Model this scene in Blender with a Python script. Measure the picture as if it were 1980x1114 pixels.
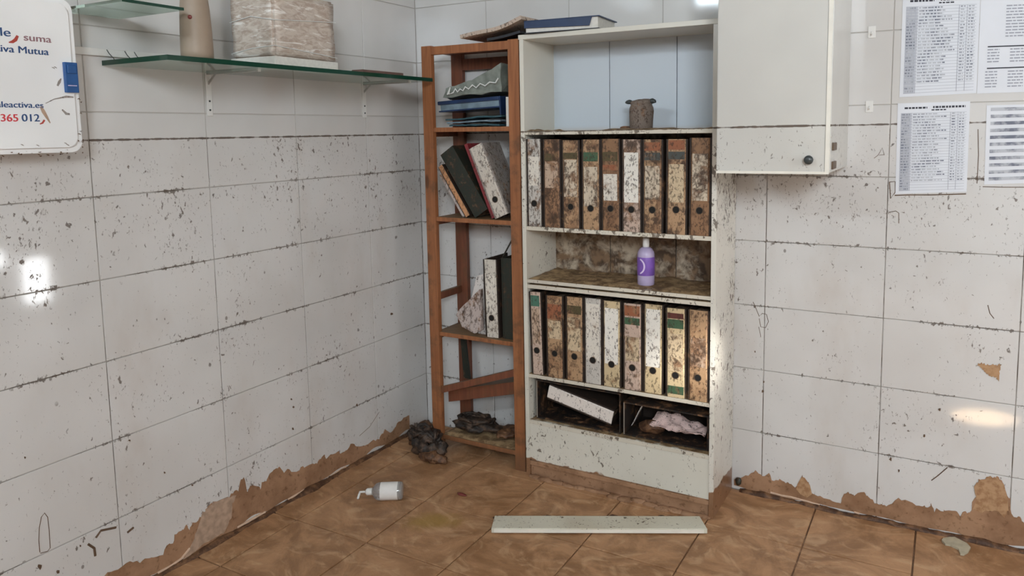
import bpy, bmesh, math, random
from mathutils import Vector, Matrix, noise
random.seed(7)
for o in list(bpy.data.objects): bpy.data.objects.remove(o)
SC = bpy.context.scene
COL = SC.collection
# ------------------------------------------------------------------ camera
CAM = Vector((2.22216, -2.83155, 1.42875))
RV = Vector((0.87871387, 0.47715396, -0.01363924))
UV = Vector((-0.03937565, 0.10092945, 0.99411408))
FV = Vector((-0.47572207, 0.87300478, -0.10747635))
FPX, PPX, PPY = 1438.85, 1055.0, 407.3
cd = bpy.data.cameras.new('camera'); cam = bpy.data.objects.new('camera', cd); COL.objects.link(cam)
m = Matrix.Identity(4)
for i in range(3):
    m[i][0] = RV[i]; m[i][1] = UV[i]; m[i][2] = -FV[i]; m[i][3] = CAM[i]
cam.matrix_world = m
cd.sensor_width = 36; cd.sensor_fit = 'HORIZONTAL'; cd.lens = FPX / 1980 * 36
cd.shift_x = (990 - PPX) / 1980; cd.shift_y = (PPY - 557) / 1980
cd.clip_start = 0.02
SC.camera = cam
# ------------------------------------------------------------------ world, lights, exposure
W = bpy.data.worlds.new('world'); SC.world = W; W.use_nodes = True
W.node_tree.nodes['Background'].inputs[0].default_value = (0.62, 0.72, 0.85, 1)
W.node_tree.nodes['Background'].inputs[1].default_value = 0.6
VS = SC.view_settings
VS.view_transform = 'Standard'; VS.look = 'None'; VS.gamma = 1; VS.use_curve_mapping = False
VS.exposure = 0.0
def area(name, loc, target, sx, sy, power, col):
    d = bpy.data.lights.new(name, 'AREA'); d.shape = 'RECTANGLE'; d.size = sx; d.size_y = sy
    d.energy = power; d.color = col
    o = bpy.data.objects.new(name, d); COL.objects.link(o); o.location = loc
    o.rotation_euler = (Vector(target) - Vector(loc)).to_track_quat('-Z', 'Y').to_euler()
    return o
def spot(name, loc, target, ang, blend, power, col, rad):
    d = bpy.data.lights.new(name, 'SPOT'); d.energy = power; d.color = col
    d.spot_size = math.radians(ang); d.spot_blend = blend; d.shadow_soft_size = rad
    o = bpy.data.objects.new(name, d); COL.objects.link(o); o.location = loc
    o.rotation_euler = (Vector(target) - Vector(loc)).to_track_quat('-Z', 'Y').to_euler()
    return o
area('daylight_side_window', (4.14, -1.30, 1.65), (0, -1.30, 1.65), 1.2, 1.3, 23, (0.96, 0.98, 1.0))
area('daylight_rear_window', (3.58, -4.93, 2.40), (3.4, 0, 1.0), 1.0, 0.9, 156, (0.84, 0.93, 1.0))
area('tube_lamp_light', (0.62, -4.17, 2.68), (0.9, 0, 2.2), 1.1, 0.20, 36, (0.78, 0.91, 1.0))
area('daylight_low_pane', (4.16, 0.36, 0.29), (0, 0.36, 0.29), 0.19, 0.36, 5.0, (0.95, 0.98, 1.0))
area('daylight_low_pane_near', (4.16, 0.06, 0.50), (0, 0.06, 0.50), 0.16, 0.12, 1.6, (0.95, 0.98, 1.0))
spot('sunbeam_on_bookcase', (4.1, -2.35, 1.9), (1.44, -0.26, 0.58), 5.0, 1.0, 750, (1.0, 0.97, 0.90), 0.05)
spot('sunbeam_on_floor', (4.1, -2.0, 2.0), (2.42, -1.28, 0.0), 5.2, 0.5, 30000, (0.72, 0.90, 1.0), 0.02)

def at(x, y, ax, v):
    """the point where the sight line of a photo pixel meets the plane axis = v"""
    d = FV + RV * ((x - PPX) / FPX) - UV * ((y - PPY) / FPX)
    t = (v - CAM[ax]) / d[ax]
    return CAM + d * t
# ------------------------------------------------------------------ material helpers
def lin(c):
    return tuple((v / 255 / 12.92 if v / 255 <= 0.04045 else ((v / 255 + 0.055) / 1.055) ** 2.4) for v in c) + (1,)
class G:
    def __init__(s, name):
        s.m = bpy.data.materials.new(name); s.m.use_nodes = True
        s.t = s.m.node_tree; s.b = s.t.nodes['Principled BSDF']
    def n(s, ty, **kw):
        nd = s.t.nodes.new(ty)
        for k, v in kw.items(): setattr(nd, k, v)
        return nd
    def put(s, sock, v):
        if hasattr(v, 'is_output'): s.t.links.new(v, sock)
        else: sock.default_value = v
    def pos(s): return s.n('ShaderNodeNewGeometry').outputs['Position']
    def nor(s): return s.n('ShaderNodeNewGeometry').outputs['Normal']
    def obj(s): return s.n('ShaderNodeTexCoord').outputs['Object']
    def rnd(s): return s.n('ShaderNodeObjectInfo').outputs['Random']
    def sep(s, v):
        nd = s.n('ShaderNodeSeparateXYZ'); s.put(nd.inputs[0], v); return nd.outputs
    def scl(s, v, sc, off=(0, 0, 0)):
        nd = s.n('ShaderNodeMapping'); s.put(nd.inputs[0], v); nd.inputs[1].default_value = off; nd.inputs[3].default_value = sc; return nd.outputs[0]
    def noise(s, v, scale, detail=2, rough=.5, dist=0):
        nd = s.n('ShaderNodeTexNoise'); s.put(nd.inputs['Vector'], v); nd.inputs['Scale'].default_value = scale
        nd.inputs['Detail'].default_value = detail; nd.inputs['Roughness'].default_value = rough; nd.inputs['Distortion'].default_value = dist
        return nd.outputs['Fac']
    def math(s, op, a, b=0.0, c=0.0):
        nd = s.n('ShaderNodeMath', operation=op); s.put(nd.inputs[0], a); s.put(nd.inputs[1], b); s.put(nd.inputs[2], c); return nd.outputs[0]
    def step(s, v, lo, hi, a=0.0, b=1.0):
        nd = s.n('ShaderNodeMapRange', interpolation_type='SMOOTHSTEP'); s.put(nd.inputs[0], v)
        for i, x in enumerate((lo, hi, a, b)): s.put(nd.inputs[i + 1], x)
        return nd.outputs[0]
    def mix(s, f, a, b):
        nd = s.n('ShaderNodeMix', data_type='RGBA'); s.put(nd.inputs[0], f); s.put(nd.inputs[6], a); s.put(nd.inputs[7], b); return nd.outputs[2]
    def bump(s, h, st=.3, d=.004):
        nd = s.n('ShaderNodeBump'); nd.inputs['Strength'].default_value = st; nd.inputs['Distance'].default_value = d
        s.put(nd.inputs['Height'], h); s.t.links.new(nd.outputs[0], s.b.inputs['Normal'])
    def out(s, col, rough, **kw):
        s.put(s.b.inputs['Base Color'], col); s.put(s.b.inputs['Roughness'], rough)
        for k, v in kw.items(): s.put(s.b.inputs[k], v)
        return s.m
MUD_D = lin((62, 44, 30)); MUD_M = lin((112, 80, 56)); MUD_L = lin((156, 116, 86))
TIDE = 1.4175
def plain(name, rgb, rough=.6, var=.12, scale=30, **kw):
    g = G(name); c = lin(rgb); nz = g.noise(g.obj(), scale, 3)
    d = tuple(v * (1 - var * 2) for v in c[:3]) + (1,)
    return g.out(g.mix(g.step(nz, .3, .7), d, c), rough, **kw)
def flecked(name, rgb, rough=.25, dens=1.0, joints=False, floor_mud=0.0, top_mud=False, tide=True, rgb2=None, scale=1.0):
    """pale surface with splashed mud below the flood line"""
    g = G(name); p = g.pos(); z = g.sep(p)[2]; zt = g.math('SUBTRACT', z, g.math('MULTIPLY', g.sep(p)[0], .0075))
    base = lin(rgb)
    col = g.mix(g.step(g.noise(p, 2.2, 3), .35, .7), base, lin(rgb2 or tuple(int(v * .95) for v in rgb)))
    sp = g.scl(p, (1, 1, .72))
    f1 = g.noise(sp, 62 * scale, 3, .55, .5)
    big = g.noise(p, 3.1, 3, .6); big2 = g.noise(p, 11, 2, .5)
    d = g.math('ADD', g.math('MULTIPLY', g.step(big, .40, .68), .060), g.math('MULTIPLY', g.step(big2, .42, .7), .055))
    band = g.step(g.math('ABSOLUTE', g.math('SUBTRACT', z, 1.27)), .05, .30, 1.0, 0.0)
    d = g.math('ADD', d, g.math('MULTIPLY', band, .028))
    if joints:
        fr = g.math('ABSOLUTE', g.math('SUBTRACT', g.math('FRACT', g.math('ADD', g.math('MULTIPLY', z, 4.0), .5)), .5))
        pj = g.step(fr, .0, .05, 1.0, 0.0)
        d = g.math('ADD', d, g.math('MULTIPLY', g.math('MULTIPLY', pj, g.step(g.noise(p, 5, 2), .38, .58)), .17))
    thr = g.math('SUBTRACT', .718 - .03 * (dens - 1), g.math('MULTIPLY', d, dens))
    fl = g.math('MULTIPLY', g.step(g.math('SUBTRACT', f1, thr), -.01, .045), .9)
    f2 = g.noise(g.scl(p, (1.0, 1.0, .55), (3, 5, 1)), 140 * scale, 2, .5, .8)
    fine = g.math('MULTIPLY', g.step(g.math('SUBTRACT', f2, thr), .0, .05), .6)
    fl = g.math('MAXIMUM', fl, fine)
    vo = g.n('ShaderNodeTexVoronoi'); g.put(vo.inputs['Vector'], sp); vo.inputs['Scale'].default_value = 26 * scale
    vr = g.sep(vo.outputs['Color'])
    rad = g.math('MULTIPLY', vr[1], .10)
    dot = g.math('MULTIPLY', g.step(vo.outputs['Distance'], rad, g.math('ADD', rad, .07), .75, 0), g.step(g.math('ADD', vr[0], g.math('MULTIPLY', d, .35)), .984, .99))
    fl = g.math('MAXIMUM', fl, dot)
    below = g.step(zt, TIDE - .004, TIDE + .001, 1.0, 0.0)
    fl = g.math('MULTIPLY', fl, g.math('MULTIPLY', below, .88))
    if tide:
        tn = g.noise(p, 26, 3, .6)
        w = g.step(tn, .35, .62, .0006, .0026)
        tl = g.step(g.math('ABSOLUTE', g.math('SUBTRACT', zt, TIDE)), w, g.math('ADD', w, .0022), 1.0, 0.0)
        fl = g.math('MAXIMUM', fl, g.math('MULTIPLY', tl, g.step(tn, .30, .5, .55, .9)))
    smear = g.math('MULTIPLY', g.step(g.noise(g.scl(p, (1, 1, .45)), 4.5, 4, .6), .5, .8), g.math('MULTIPLY', below, .28))
    col = g.mix(smear, col, lin((176, 158, 140)))
    if floor_mud:
        e = g.math('ADD', floor_mud - .05, g.math('MULTIPLY', g.noise(p, 9, 3, .6), .10))
        fm = g.step(g.math('SUBTRACT', e, z), 0, .006)
        col = g.mix(fm, col, g.mix(g.noise(p, 14, 3), MUD_M, MUD_L))
    if top_mud:
        up = g.math('MULTIPLY', g.step(g.sep(g.nor())[2], .6, .9), below)
        up = g.math('MULTIPLY', up, g.step(g.noise(p, 13, 4, .65), .30, .46))
        col = g.mix(up, col, g.mix(g.step(g.noise(p, 20, 4, .65), .35, .65), lin((104, 80, 54)), lin((160, 134, 98))))
    col = g.mix(fl, col, g.mix(g.noise(p, 40, 1), lin((46, 34, 24)), lin((92, 68, 48))))
    g.bump(fl, .25, .002)
    return g.out(col, g.math('ADD', rough, g.math('MULTIPLY', fl, .5)))
def muddy(name, rgb, mud=.5, rough=.55, seed=0.0, scale=1.0, dark=None):
    """surface blotched with dried mud, own object coordinates"""
    g = G(name); p = g.pos(); q = g.scl(p, (1, 1, .8), (seed, seed * 1.7, seed * .6))
    n1 = g.noise(q, 16 * scale, 5, .68, .4); n2 = g.noise(q, 70 * scale, 3, .6)
    s = g.math('ADD', g.math('MULTIPLY', n1, .7), g.math('MULTIPLY', n2, .3))
    t = .70 - .42 * mud
    f = g.step(s, t - .03, t + .10)
    brown = g.mix(g.step(g.noise(q, 28, 3), .35, .65), dark or lin((66, 44, 28)), lin((150, 112, 82)))
    col = g.mix(g.math('MULTIPLY', f, .92), lin(rgb), brown)
    n4 = g.noise(g.scl(q, (1, 1, .7)), 120 * scale, 3, .6, .6); n5 = g.noise(q, 22 * scale, 2)
    fk = g.math('MULTIPLY', g.step(g.math('ADD', n4, g.math('MULTIPLY', n5, .35)), .76 - .12 * mud, .84 - .12 * mud), .7)
    col = g.mix(fk, col, lin((58, 40, 28)))
    g.bump(s, .35, .003)
    return g.out(col, rough)
M = {}
M['tile'] = flecked('glazed_wall_tile', (215, 213, 211), .07, 1.0, joints=True, rgb2=(205, 202, 199))
g = G('grout'); p = g.pos(); z = g.sep(p)[2]
gn = g.step(g.noise(p, 5, 4, .65), .40, .62)
lowm = g.step(z, TIDE - .01, TIDE + .01, 1, 0)
M['grout'] = g.out(g.mix(g.math('MULTIPLY', lowm, g.math('ADD', g.math('MULTIPLY', gn, .75), .2)), lin((188, 183, 177)), lin((84, 68, 54))), .9)
# floor mud
def floor_mat(name, dark):
    g = G(name); p = g.pos(); s = g.sep(p)
    n1 = g.noise(p, 3.6, 6, .66, 2.2); n2 = g.noise(g.scl(p, (1, 1.5, 1)), 5.5, 5, .58, 2.8); n3 = g.noise(p, 46, 3, .6)
    c = g.mix(g.step(n1, .35, .68), lin((144, 104, 70)), lin((184, 140, 102)))
    c = g.mix(g.math('MULTIPLY', g.step(n2, .50, .70), .55), c, lin((206, 168, 130)))
    c = g.mix(g.math('MULTIPLY', g.step(n3, .62, .76), .3), c, lin((104, 72, 48)))
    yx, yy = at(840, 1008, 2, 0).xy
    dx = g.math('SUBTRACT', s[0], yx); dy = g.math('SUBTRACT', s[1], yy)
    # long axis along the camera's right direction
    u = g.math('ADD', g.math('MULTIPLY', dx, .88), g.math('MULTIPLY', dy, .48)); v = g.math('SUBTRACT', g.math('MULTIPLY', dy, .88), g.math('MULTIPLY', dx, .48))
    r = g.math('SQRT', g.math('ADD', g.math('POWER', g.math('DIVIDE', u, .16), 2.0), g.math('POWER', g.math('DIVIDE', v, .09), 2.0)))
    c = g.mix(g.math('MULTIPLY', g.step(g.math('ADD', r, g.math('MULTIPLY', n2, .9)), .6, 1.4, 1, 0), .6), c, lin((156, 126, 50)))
    if dark: c = g.mix(g.step(n1, .38, .6, .15, .75), c, lin((64, 40, 25)))
    h = g.math('ADD', n1, g.math('ADD', g.math('MULTIPLY', n2, .6), g.math('MULTIPLY', n3, .15)))
    g.bump(h, .38, .012)
    return g.out(c, g.step(n1, .3, .7, .42, .62))
M['floor'] = floor_mat('muddy_floor_tile', False); M['floor_joint'] = floor_mat('muddy_floor_joint', True)
M['plaster'] = plain('aged_plaster', (168, 162, 152), .8, .03, 6)
M['mudfilm'] = None
g = G('dried_mud_film'); p = g.pos(); n1 = g.noise(p, 8, 4, .6); n2 = g.noise(p, 45, 4, .65)
c = g.mix(g.step(n1, .35, .65), lin((138, 102, 74)), lin((166, 128, 98)))
c = g.mix(g.math('MULTIPLY', g.step(n2, .54, .68), .7), c, lin((108, 76, 48))); g.bump(n2, .4, .003)
M['mudfilm'] = g.out(c, .8)
g = G('ochre_mud_film'); p = g.pos(); n2 = g.noise(p, 40, 4, .65)
M['ochre'] = g.out(g.mix(g.step(n2, .4, .65), lin((180, 144, 108)), lin((152, 112, 78))), .8)
g = G('wet_dark_mud'); p = g.pos(); n2 = g.noise(p, 35, 5, .65); g.bump(n2, .7, .006)
M['wetmud'] = g.out(g.mix(g.step(n2, .38, .66), lin((70, 44, 27)), lin((124, 88, 60))), .62)
g = G('pale_chip'); p = g.pos()
M['chip'] = g.out(g.mix(g.noise(p, 60, 2), lin((220, 190, 166)), lin((190, 160, 136))), .6)
M['laminate'] = flecked('white_laminate', (222, 217, 205), .35, 1.25, floor_mud=.07, top_mud=True)
M['laminate_in'] = flecked('white_laminate_shelf', (216, 208, 192), .45, 1.9, top_mud=True, scale=.8)
M['laminate_side'] = flecked('white_laminate_side', (226, 221, 210), .28, 1.6, floor_mud=.10)
M['cabinet'] = flecked('cream_cabinet', (206, 203, 196), .35, .9, top_mud=False)
M['cabinet_edge'] = plain('cream_edge_band', (232, 226, 214), .4, .03)
# bookcase back: clean above the flood line, blotched below
g = G('bookcase_back'); p = g.pos(); z = g.sep(p)[2]
n1 = g.noise(p, 12, 5, .68, .4)
bl = g.math('MULTIPLY', g.step(z, TIDE - .02, TIDE, 1, 0), g.step(n1, .34, .56))
M['bback'] = g.out(g.mix(bl, g.mix(g.step(z, 1.40, 1.45), lin((190, 172, 150)), lin((206, 214, 222))), g.mix(g.step(g.noise(p, 24, 3), .4, .6), lin((74, 54, 38)), lin((128, 100, 74)))), .5)
# pine
def wood(name, a, b, mud=.0):
    g = G(name); p = g.pos(); ob = g.obj()
    gr = g.noise(g.scl(ob, (38, 38, 2.2)), 1.6, 4, .6, .6)
    kn = g.n('ShaderNodeTexVoronoi'); g.put(kn.inputs['Vector'], g.scl(ob, (9, 9, 3.2))); kn.inputs['Scale'].default_value = 1.3
    c = g.mix(g.step(gr, .32, .68), lin(a), lin(b))
    c = g.mix(g.step(kn.outputs['Distance'], .08, .16, .8, 0), c, lin((78, 38, 20)))
    z = g.sep(p)[2]
    mm = g.math('MULTIPLY', g.step(z, TIDE - .01, TIDE, 1, 0), g.step(g.noise(p, 14, 4, .65), .48, .70, .1, .75))
    c = g.mix(mm, c, lin((104, 72, 48)))
    up = g.math('MULTIPLY', g.math('MULTIPLY', g.step(g.sep(g.nor())[2], .6, .9), g.step(z, TIDE - .01, TIDE, 1, 0)), .8)
    c = g.mix(up, c, g.mix(g.noise(p, 18, 3), lin((92, 74, 50)), lin((140, 116, 84))))
    fl = g.step(z, .05, .12, .75, 0)
    c = g.mix(fl, c, MUD_M); g.bump(gr, .15, .002)
    return g.out(c, .55)
M['pine'] = wood('orange_pine', (140, 86, 52), (166, 106, 66)); M['pine_dark'] = wood('reddish_pine', (108, 60, 42), (130, 76, 52))
# glass
def glass(name, rgb, rough=.02, dens=1.0):
    g = G(name); g.b.inputs['Transmission Weight'].default_value = dens; g.b.inputs['IOR'].default_value = 1.45
    return g.out(lin(rgb), rough)
M['glass'] = glass('greenish_glass', (204, 232, 220), .03)
M['glass_edge'] = glass('dark_green_glass_edge', (20, 74, 56), .15, .35)
M['steel'] = plain('brushed_steel', (196, 194, 190), .35, .05, 40, Metallic=.8)
M['white_paint'] = plain('white_painted_metal', (226, 224, 220), .4, .03)
M['black'] = plain('black_hole', (14, 11, 9), .8, .1)
M['black_plastic'] = muddy('black_plastic_muddy', (30, 27, 26), .42, .5, 3)
M['knob'] = plain('dark_grey_plastic', (62, 68, 68), .35, .1)
M['white_plastic'] = flecked('white_plastic_case', (250, 250, 250), .18, .55, tide=False)
M['blue_plastic'] = plain('blue_plastic', (36, 88, 150), .35, .1)
M['ink_blue'] = plain('blue_print', (38, 74, 122), .5, .02); M['ink_red'] = plain('red_print', (206, 52, 62), .5, .02)
M['ink_grey'] = plain('mauve_print', (150, 112, 118), .5, .02); M['ink_brick'] = plain('brick_print', (178, 66, 54), .5, .02)
M['paper'] = plain('printed_paper', (222, 224, 230), .7, .02, 8)
M['ink'] = plain('grey_ink', (160, 162, 172), .8, .05); M['ink_dark'] = plain('dark_ink', (58, 58, 66), .8, .05); M['ink_pale'] = plain('pale_ink', (184, 187, 196), .8, .02)
g = G('smudged_ink'); p = g.pos()
M['ink_smudge'] = g.out(g.mix(g.step(g.noise(p, 22, 4, .6), .4, .62), lin((188, 190, 196)), lin((112, 116, 130))), .8)
# ------------------------------------------------------------------ geometry helpers
INV = {}
def origin_of(o):
    while o is not None:
        if o.name in INV: return INV[o.name]
        o = o.parent
    return Matrix.Identity(4)
def link(name, me, mat, parent=None):
    o = bpy.data.objects.new(name, me); COL.objects.link(o)
    if mat is not None and not me.materials: me.materials.append(M[mat] if isinstance(mat, str) else mat)
    if parent is not None: o.parent = parent
    return o
def fin(name, bm, mat, parent=None, world=True, smooth=False, bevel=0.0, recenter=True):
    if bevel: bmesh.ops.bevel(bm, geom=bm.edges[:], offset=bevel, segments=2, affect='EDGES', profile=.6)
    bmesh.ops.recalc_face_normals(bm, faces=bm.faces[:])
    off = Vector((0, 0, 0))
    if parent is not None and world: bm.transform(origin_of(parent))
    if parent is None and recenter:
        xs = [v.co for v in bm.verts]
        off = Vector(((min(c.x for c in xs) + max(c.x for c in xs)) / 2, (min(c.y for c in xs) + max(c.y for c in xs)) / 2, min(c.z for c in xs)))
        bm.transform(Matrix.Translation(-off))
    me = bpy.data.meshes.new(name); bm.to_mesh(me); bm.free()
    if smooth:
        for f in me.polygons: f.use_smooth = True
    o = link(name, me, mat, parent)
    if parent is None: o.location = off; INV[o.name] = Matrix.Translation(-off)
    return o
def tag(o, label, cat, group=None):
    o['label'] = label; o['category'] = cat
    if group: o['group'] = group
    return o
def thing(name, loc, label, cat, group=None, rot=None):
    o = bpy.data.objects.new(name, None); COL.objects.link(o); o.empty_display_size = .05
    Mx = Matrix.Translation(loc)
    if rot is not None: Mx = Mx @ rot.to_4x4()
    o.matrix_world = Mx; INV[o.name] = Mx.inverted()
    return tag(o, label, cat, group)
def struct(o): o['kind'] = 'structure'; return o
def box(bm, x0, x1, y0, y1, z0, z1):
    r = bmesh.ops.create_cube(bm, size=1)
    bmesh.ops.transform(bm, matrix=Matrix.Translation(((x0 + x1) / 2, (y0 + y1) / 2, (z0 + z1) / 2)) @ Matrix.Diagonal((abs(x1 - x0), abs(y1 - y0), abs(z1 - z0), 1)), verts=r['verts'])
    return r['verts']
def B(*boxes):
    bm = bmesh.new()
    for b in boxes: box(bm, *b)
    return bm
def prism(bm, pts, d):
    """polygon of 3D points extruded by vector d"""
    a = [bm.verts.new(p) for p in pts]; b = [bm.verts.new(Vector(p) + Vector(d)) for p in pts]
    n = len(pts)
    bm.faces.new(a); bm.faces.new(b[::-1])
    for i in range(n): bm.faces.new((a[i], a[(i + 1) % n], b[(i + 1) % n], b[i]))
    return bm
def tube(bm, pts, r, seg=8, rr=None):
    pts = [Vector(p) for p in pts]; rings = []
    for i, p in enumerate(pts):
        t = (pts[min(i + 1, len(pts) - 1)] - pts[max(i - 1, 0)]).normalized()
        a = t.orthogonal().normalized(); b = t.cross(a); R = rr[i] if rr else r
        if i and rings:
            a0 = rings[-1][0].co - pts[i - 1]; a = (a0 - t * a0.dot(t)).normalized(); b = t.cross(a)
        rings.append([bm.verts.new(p + (a * math.cos(2 * math.pi * k / seg) + b * math.sin(2 * math.pi * k / seg)) * R) for k in range(seg)])
    for i in range(len(rings) - 1):
        for k in range(seg): bm.faces.new((rings[i][k], rings[i][(k + 1) % seg], rings[i + 1][(k + 1) % seg], rings[i + 1][k]))
    bm.faces.new(rings[0][::-1]); bm.faces.new(rings[-1])
    return bm
def lathe(bm, prof, seg=24, mat=None, sx=1, sy=1):
    rings = []
    for r, z in prof:
        rings.append([bm.verts.new((r * sx * math.cos(2 * math.pi * k / seg), r * sy * math.sin(2 * math.pi * k / seg), z)) for k in range(seg)])
    for i in range(len(rings) - 1):
        for k in range(seg): bm.faces.new((rings[i][k], rings[i][(k + 1) % seg], rings[i + 1][(k + 1) % seg], rings[i + 1][k]))
    bm.faces.new(rings[0][::-1]); bm.faces.new(rings[-1])
    if mat is not None: bm.transform(mat)
    return bm
def lump(bm, c, r, amp=.35, freq=9, sub=3, seed=0):
    q = bmesh.ops.create_icosphere(bm, subdivisions=sub, radius=1)
    for v in q['verts']:
        d = v.co.normalized(); w = Vector((d.x * r[0], d.y * r[1], d.z * r[2]))
        k = 1 + amp * noise.noise((w + Vector((seed, seed * 2, 0))) * freq * 3) + amp * .5 * noise.noise((w + Vector((0, seed, 3))) * freq * 8)
        v.co = Vector(c) + w * k
    return bm
def sheet(bm, fn, nu, nv, th):
    """a bent sheet: fn(u, v) -> point, given thickness th along its normal"""
    g0 = [[Vector(fn(i / nu, j / nv)) for j in range(nv + 1)] for i in range(nu + 1)]
    T = []; Bt = []
    for i in range(nu + 1):
        ra = []; rb = []
        for j in range(nv + 1):
            du = g0[min(i + 1, nu)][j] - g0[max(i - 1, 0)][j]; dv = g0[i][min(j + 1, nv)] - g0[i][max(j - 1, 0)]
            nn = du.cross(dv).normalized() * th
            ra.append(bm.verts.new(g0[i][j] + nn)); rb.append(bm.verts.new(g0[i][j]))
        T.append(ra); Bt.append(rb)
    for i in range(nu):
        for j in range(nv):
            bm.faces.new((T[i][j], T[i + 1][j], T[i + 1][j + 1], T[i][j + 1])); bm.faces.new((Bt[i][j], Bt[i][j + 1], Bt[i + 1][j + 1], Bt[i + 1][j]))
    rim = [(i, 0) for i in range(nu)] + [(nu, j) for j in range(nv)] + [(i, nv) for i in range(nu, 0, -1)] + [(0, j) for j in range(nv, 0, -1)]
    for k in range(len(rim)):
        a, b = rim[k], rim[(k + 1) % len(rim)]
        bm.faces.new((T[a[0]][a[1]], T[b[0]][b[1]], Bt[b[0]][b[1]], Bt[a[0]][a[1]]))
    return bm
# ------------------------------------------------------------------ room shell
RX, RY, RZ = 4.2, -5.0, 3.0
floor = struct(fin('floor', B((-.02, RX + .02, RY - .02, .02, -.08, -.005), (2.86, RX + .02, .02, 1.32, -.08, -.005)), 'floor_joint', recenter=False))
ceiling = struct(fin('ceiling', B((-.1, RX + .1, RY - .1, 1.4, RZ, RZ + .06)), 'plaster', recenter=False))
wall_left = struct(fin('wall_left', B((-.10, -.003, RY, .1, -.08, RZ)), 'grout', recenter=False))
# back wall with two low panes out of view on the right
wall_back = struct(fin('wall_back', B((-.10, 2.86, .003, .1, -.08, RZ)), 'grout', recenter=False))
wall_right = struct(fin('wall_right', B((RX, RX + .1, RY, 1.3, -.08, RZ)), 'plaster', recenter=False))
wall_front = struct(fin('wall_front', B((-.1, RX + .1, RY - .1, RY, -.08, RZ)), 'plaster', recenter=False))
wall_niche = struct(fin('wall_niche', B((2.76, 2.86, .1, 1.4, -.08, RZ), (2.86, RX + .1, 1.3, 1.4, -.08, RZ)), 'plaster', recenter=False))
def window(n, pts):
    x0, x1, y0, y1, z0, z1 = pts
    t = .04
    if x1 - x0 > y1 - y0: fr = B((x0, x1, y0, y1, z0, z0 + t), (x0, x1, y0, y1, z1 - t, z1), (x0, x0 + t, y0, y1, z0 + t, z1 - t), (x1 - t, x1, y0, y1, z0 + t, z1 - t))
    else: fr = B((x0, x1, y0, y1, z0, z0 + t), (x0, x1, y0, y1, z1 - t, z1), (x0, x1, y0, y0 + t, z0 + t, z1 - t), (x0, x1, y1 - t, y1, z0 + t, z1 - t))
    return struct(fin('window_%d' % n, fr, 'white_paint', recenter=False))
window(1, (3.03, 4.13, RY, RY + .06, 1.91, 2.89))
window(2, (RX - .05, RX, -1.96, -.64, .94, 2.36))
window(3, (RX - .035, RX, .22, .50, .07, .51))
window(4, (RX - .035, RX, -.06, .18, .40, .60))
# tiles
def tile_mesh(name, sx, sy, sz, bev=.0012):
    bm = B((-sx / 2, sx / 2, -sy / 2, sy / 2, -sz / 2, sz / 2)); bmesh.ops.bevel(bm, geom=bm.edges[:], offset=bev, segments=1, affect='EDGES')
    me = bpy.data.meshes.new(name); bm.to_mesh(me); bm.free(); return me
TM = {}
def tile(parent, cx, cy, cz, sx, sy, sz, mat, tilt=0):
    k = (round(sx, 3), round(sy, 3), round(sz, 3), mat)
    if k not in TM:
        TM[k] = tile_mesh('tile', sx, sy, sz); TM[k].materials.append(M[mat])
    o = bpy.data.objects.new('tile', TM[k]); COL.objects.link(o); o.parent = parent; o.location = (cx, cy, cz)
    if tilt: o.rotation_euler = (random.uniform(-tilt, tilt), random.uniform(-tilt, tilt), 0)
    return o
GAP = .0028
rows = [(k * .25, (k + 1) * .25) for k in range(12)]
lys = [0, -.36] + [-.36 - .395 * k for k in range(1, 9)]
for a, b in zip(lys, lys[1:]):
    if b < -3.4: continue
    for z0, z1 in rows: tile(wall_left, -.006, (a + b) / 2, (z0 + z1) / 2, .012, a - b - GAP, z1 - z0 - GAP, 'tile')
struct_low = [0, .392, .802, 1.2125, 1.6225, 2.034, 2.443, 2.853]
for a, b in zip(struct_low, struct_low[1:]):
    for z0, z1 in rows: tile(wall_back, (a + b) / 2, .006, (z0 + z1) / 2, b - a - GAP, .012, z1 - z0 - GAP, 'tile')
fxs = [0, .137] + [.137 + .338 * k for k in range(1, 13)]
fys = [0, -.31] + [-.31 - .331 * k for k in range(1, 15)]
for a, b in zip(fxs, fxs[1:]):
    for c, d in zip(fys, fys[1:]):
        tile(floor, (a + b) / 2, (c + d) / 2, -.006, b - a - .0055, c - d - .0055, .012, 'floor', .004)
# ------------------------------------------------------------------ mud on the walls
def jag(pts, n=5, amp=2.2):
    out = []
    for (x0, y0), (x1, y1) in zip(pts, pts[1:]):
        for k in range(n):
            t = k / n; out.append((x0 + (x1 - x0) * t + random.uniform(-amp, amp) * .5, y0 + (y1 - y0) * t + random.uniform(-amp, amp)))
    return out + [pts[-1]]
def film(parent, top, ax, mat='mudfilm', lo=.012, th=.0022, s=1):
    P3 = [at(x, y, ax, 0) for x, y in top]
    k = 1 - ax
    bm = bmesh.new(); n = len(P3); nv = .0
    vs = []
    for p in P3:
        zb = min(lo + .022 * noise.noise(Vector((p[k] * 9, 3, 0))), p.z - .002)
        zb = max(zb, .004)
        a = Vector(p); b = Vector(p); b.z = zb
        vs.append((a, b))
    d = Vector((0, -th, 0)) if ax == 1 else Vector((th, 0, 0))
    for i in range(n - 1):
        q = [vs[i][0], vs[i + 1][0], vs[i + 1][1], vs[i][1]]
        prism(bm, q, d)
    bmesh.ops.remove_doubles(bm, verts=bm.verts[:], dist=.00005)
    o = fin('mud_residue', bm, mat, parent); o['kind'] = 'stuff'; return o
def monotone(pts):
    out = [pts[0]]
    for p in pts[1:]:
        if p[0] > out[-1][0] + .4: out.append(p)
    return out
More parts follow.
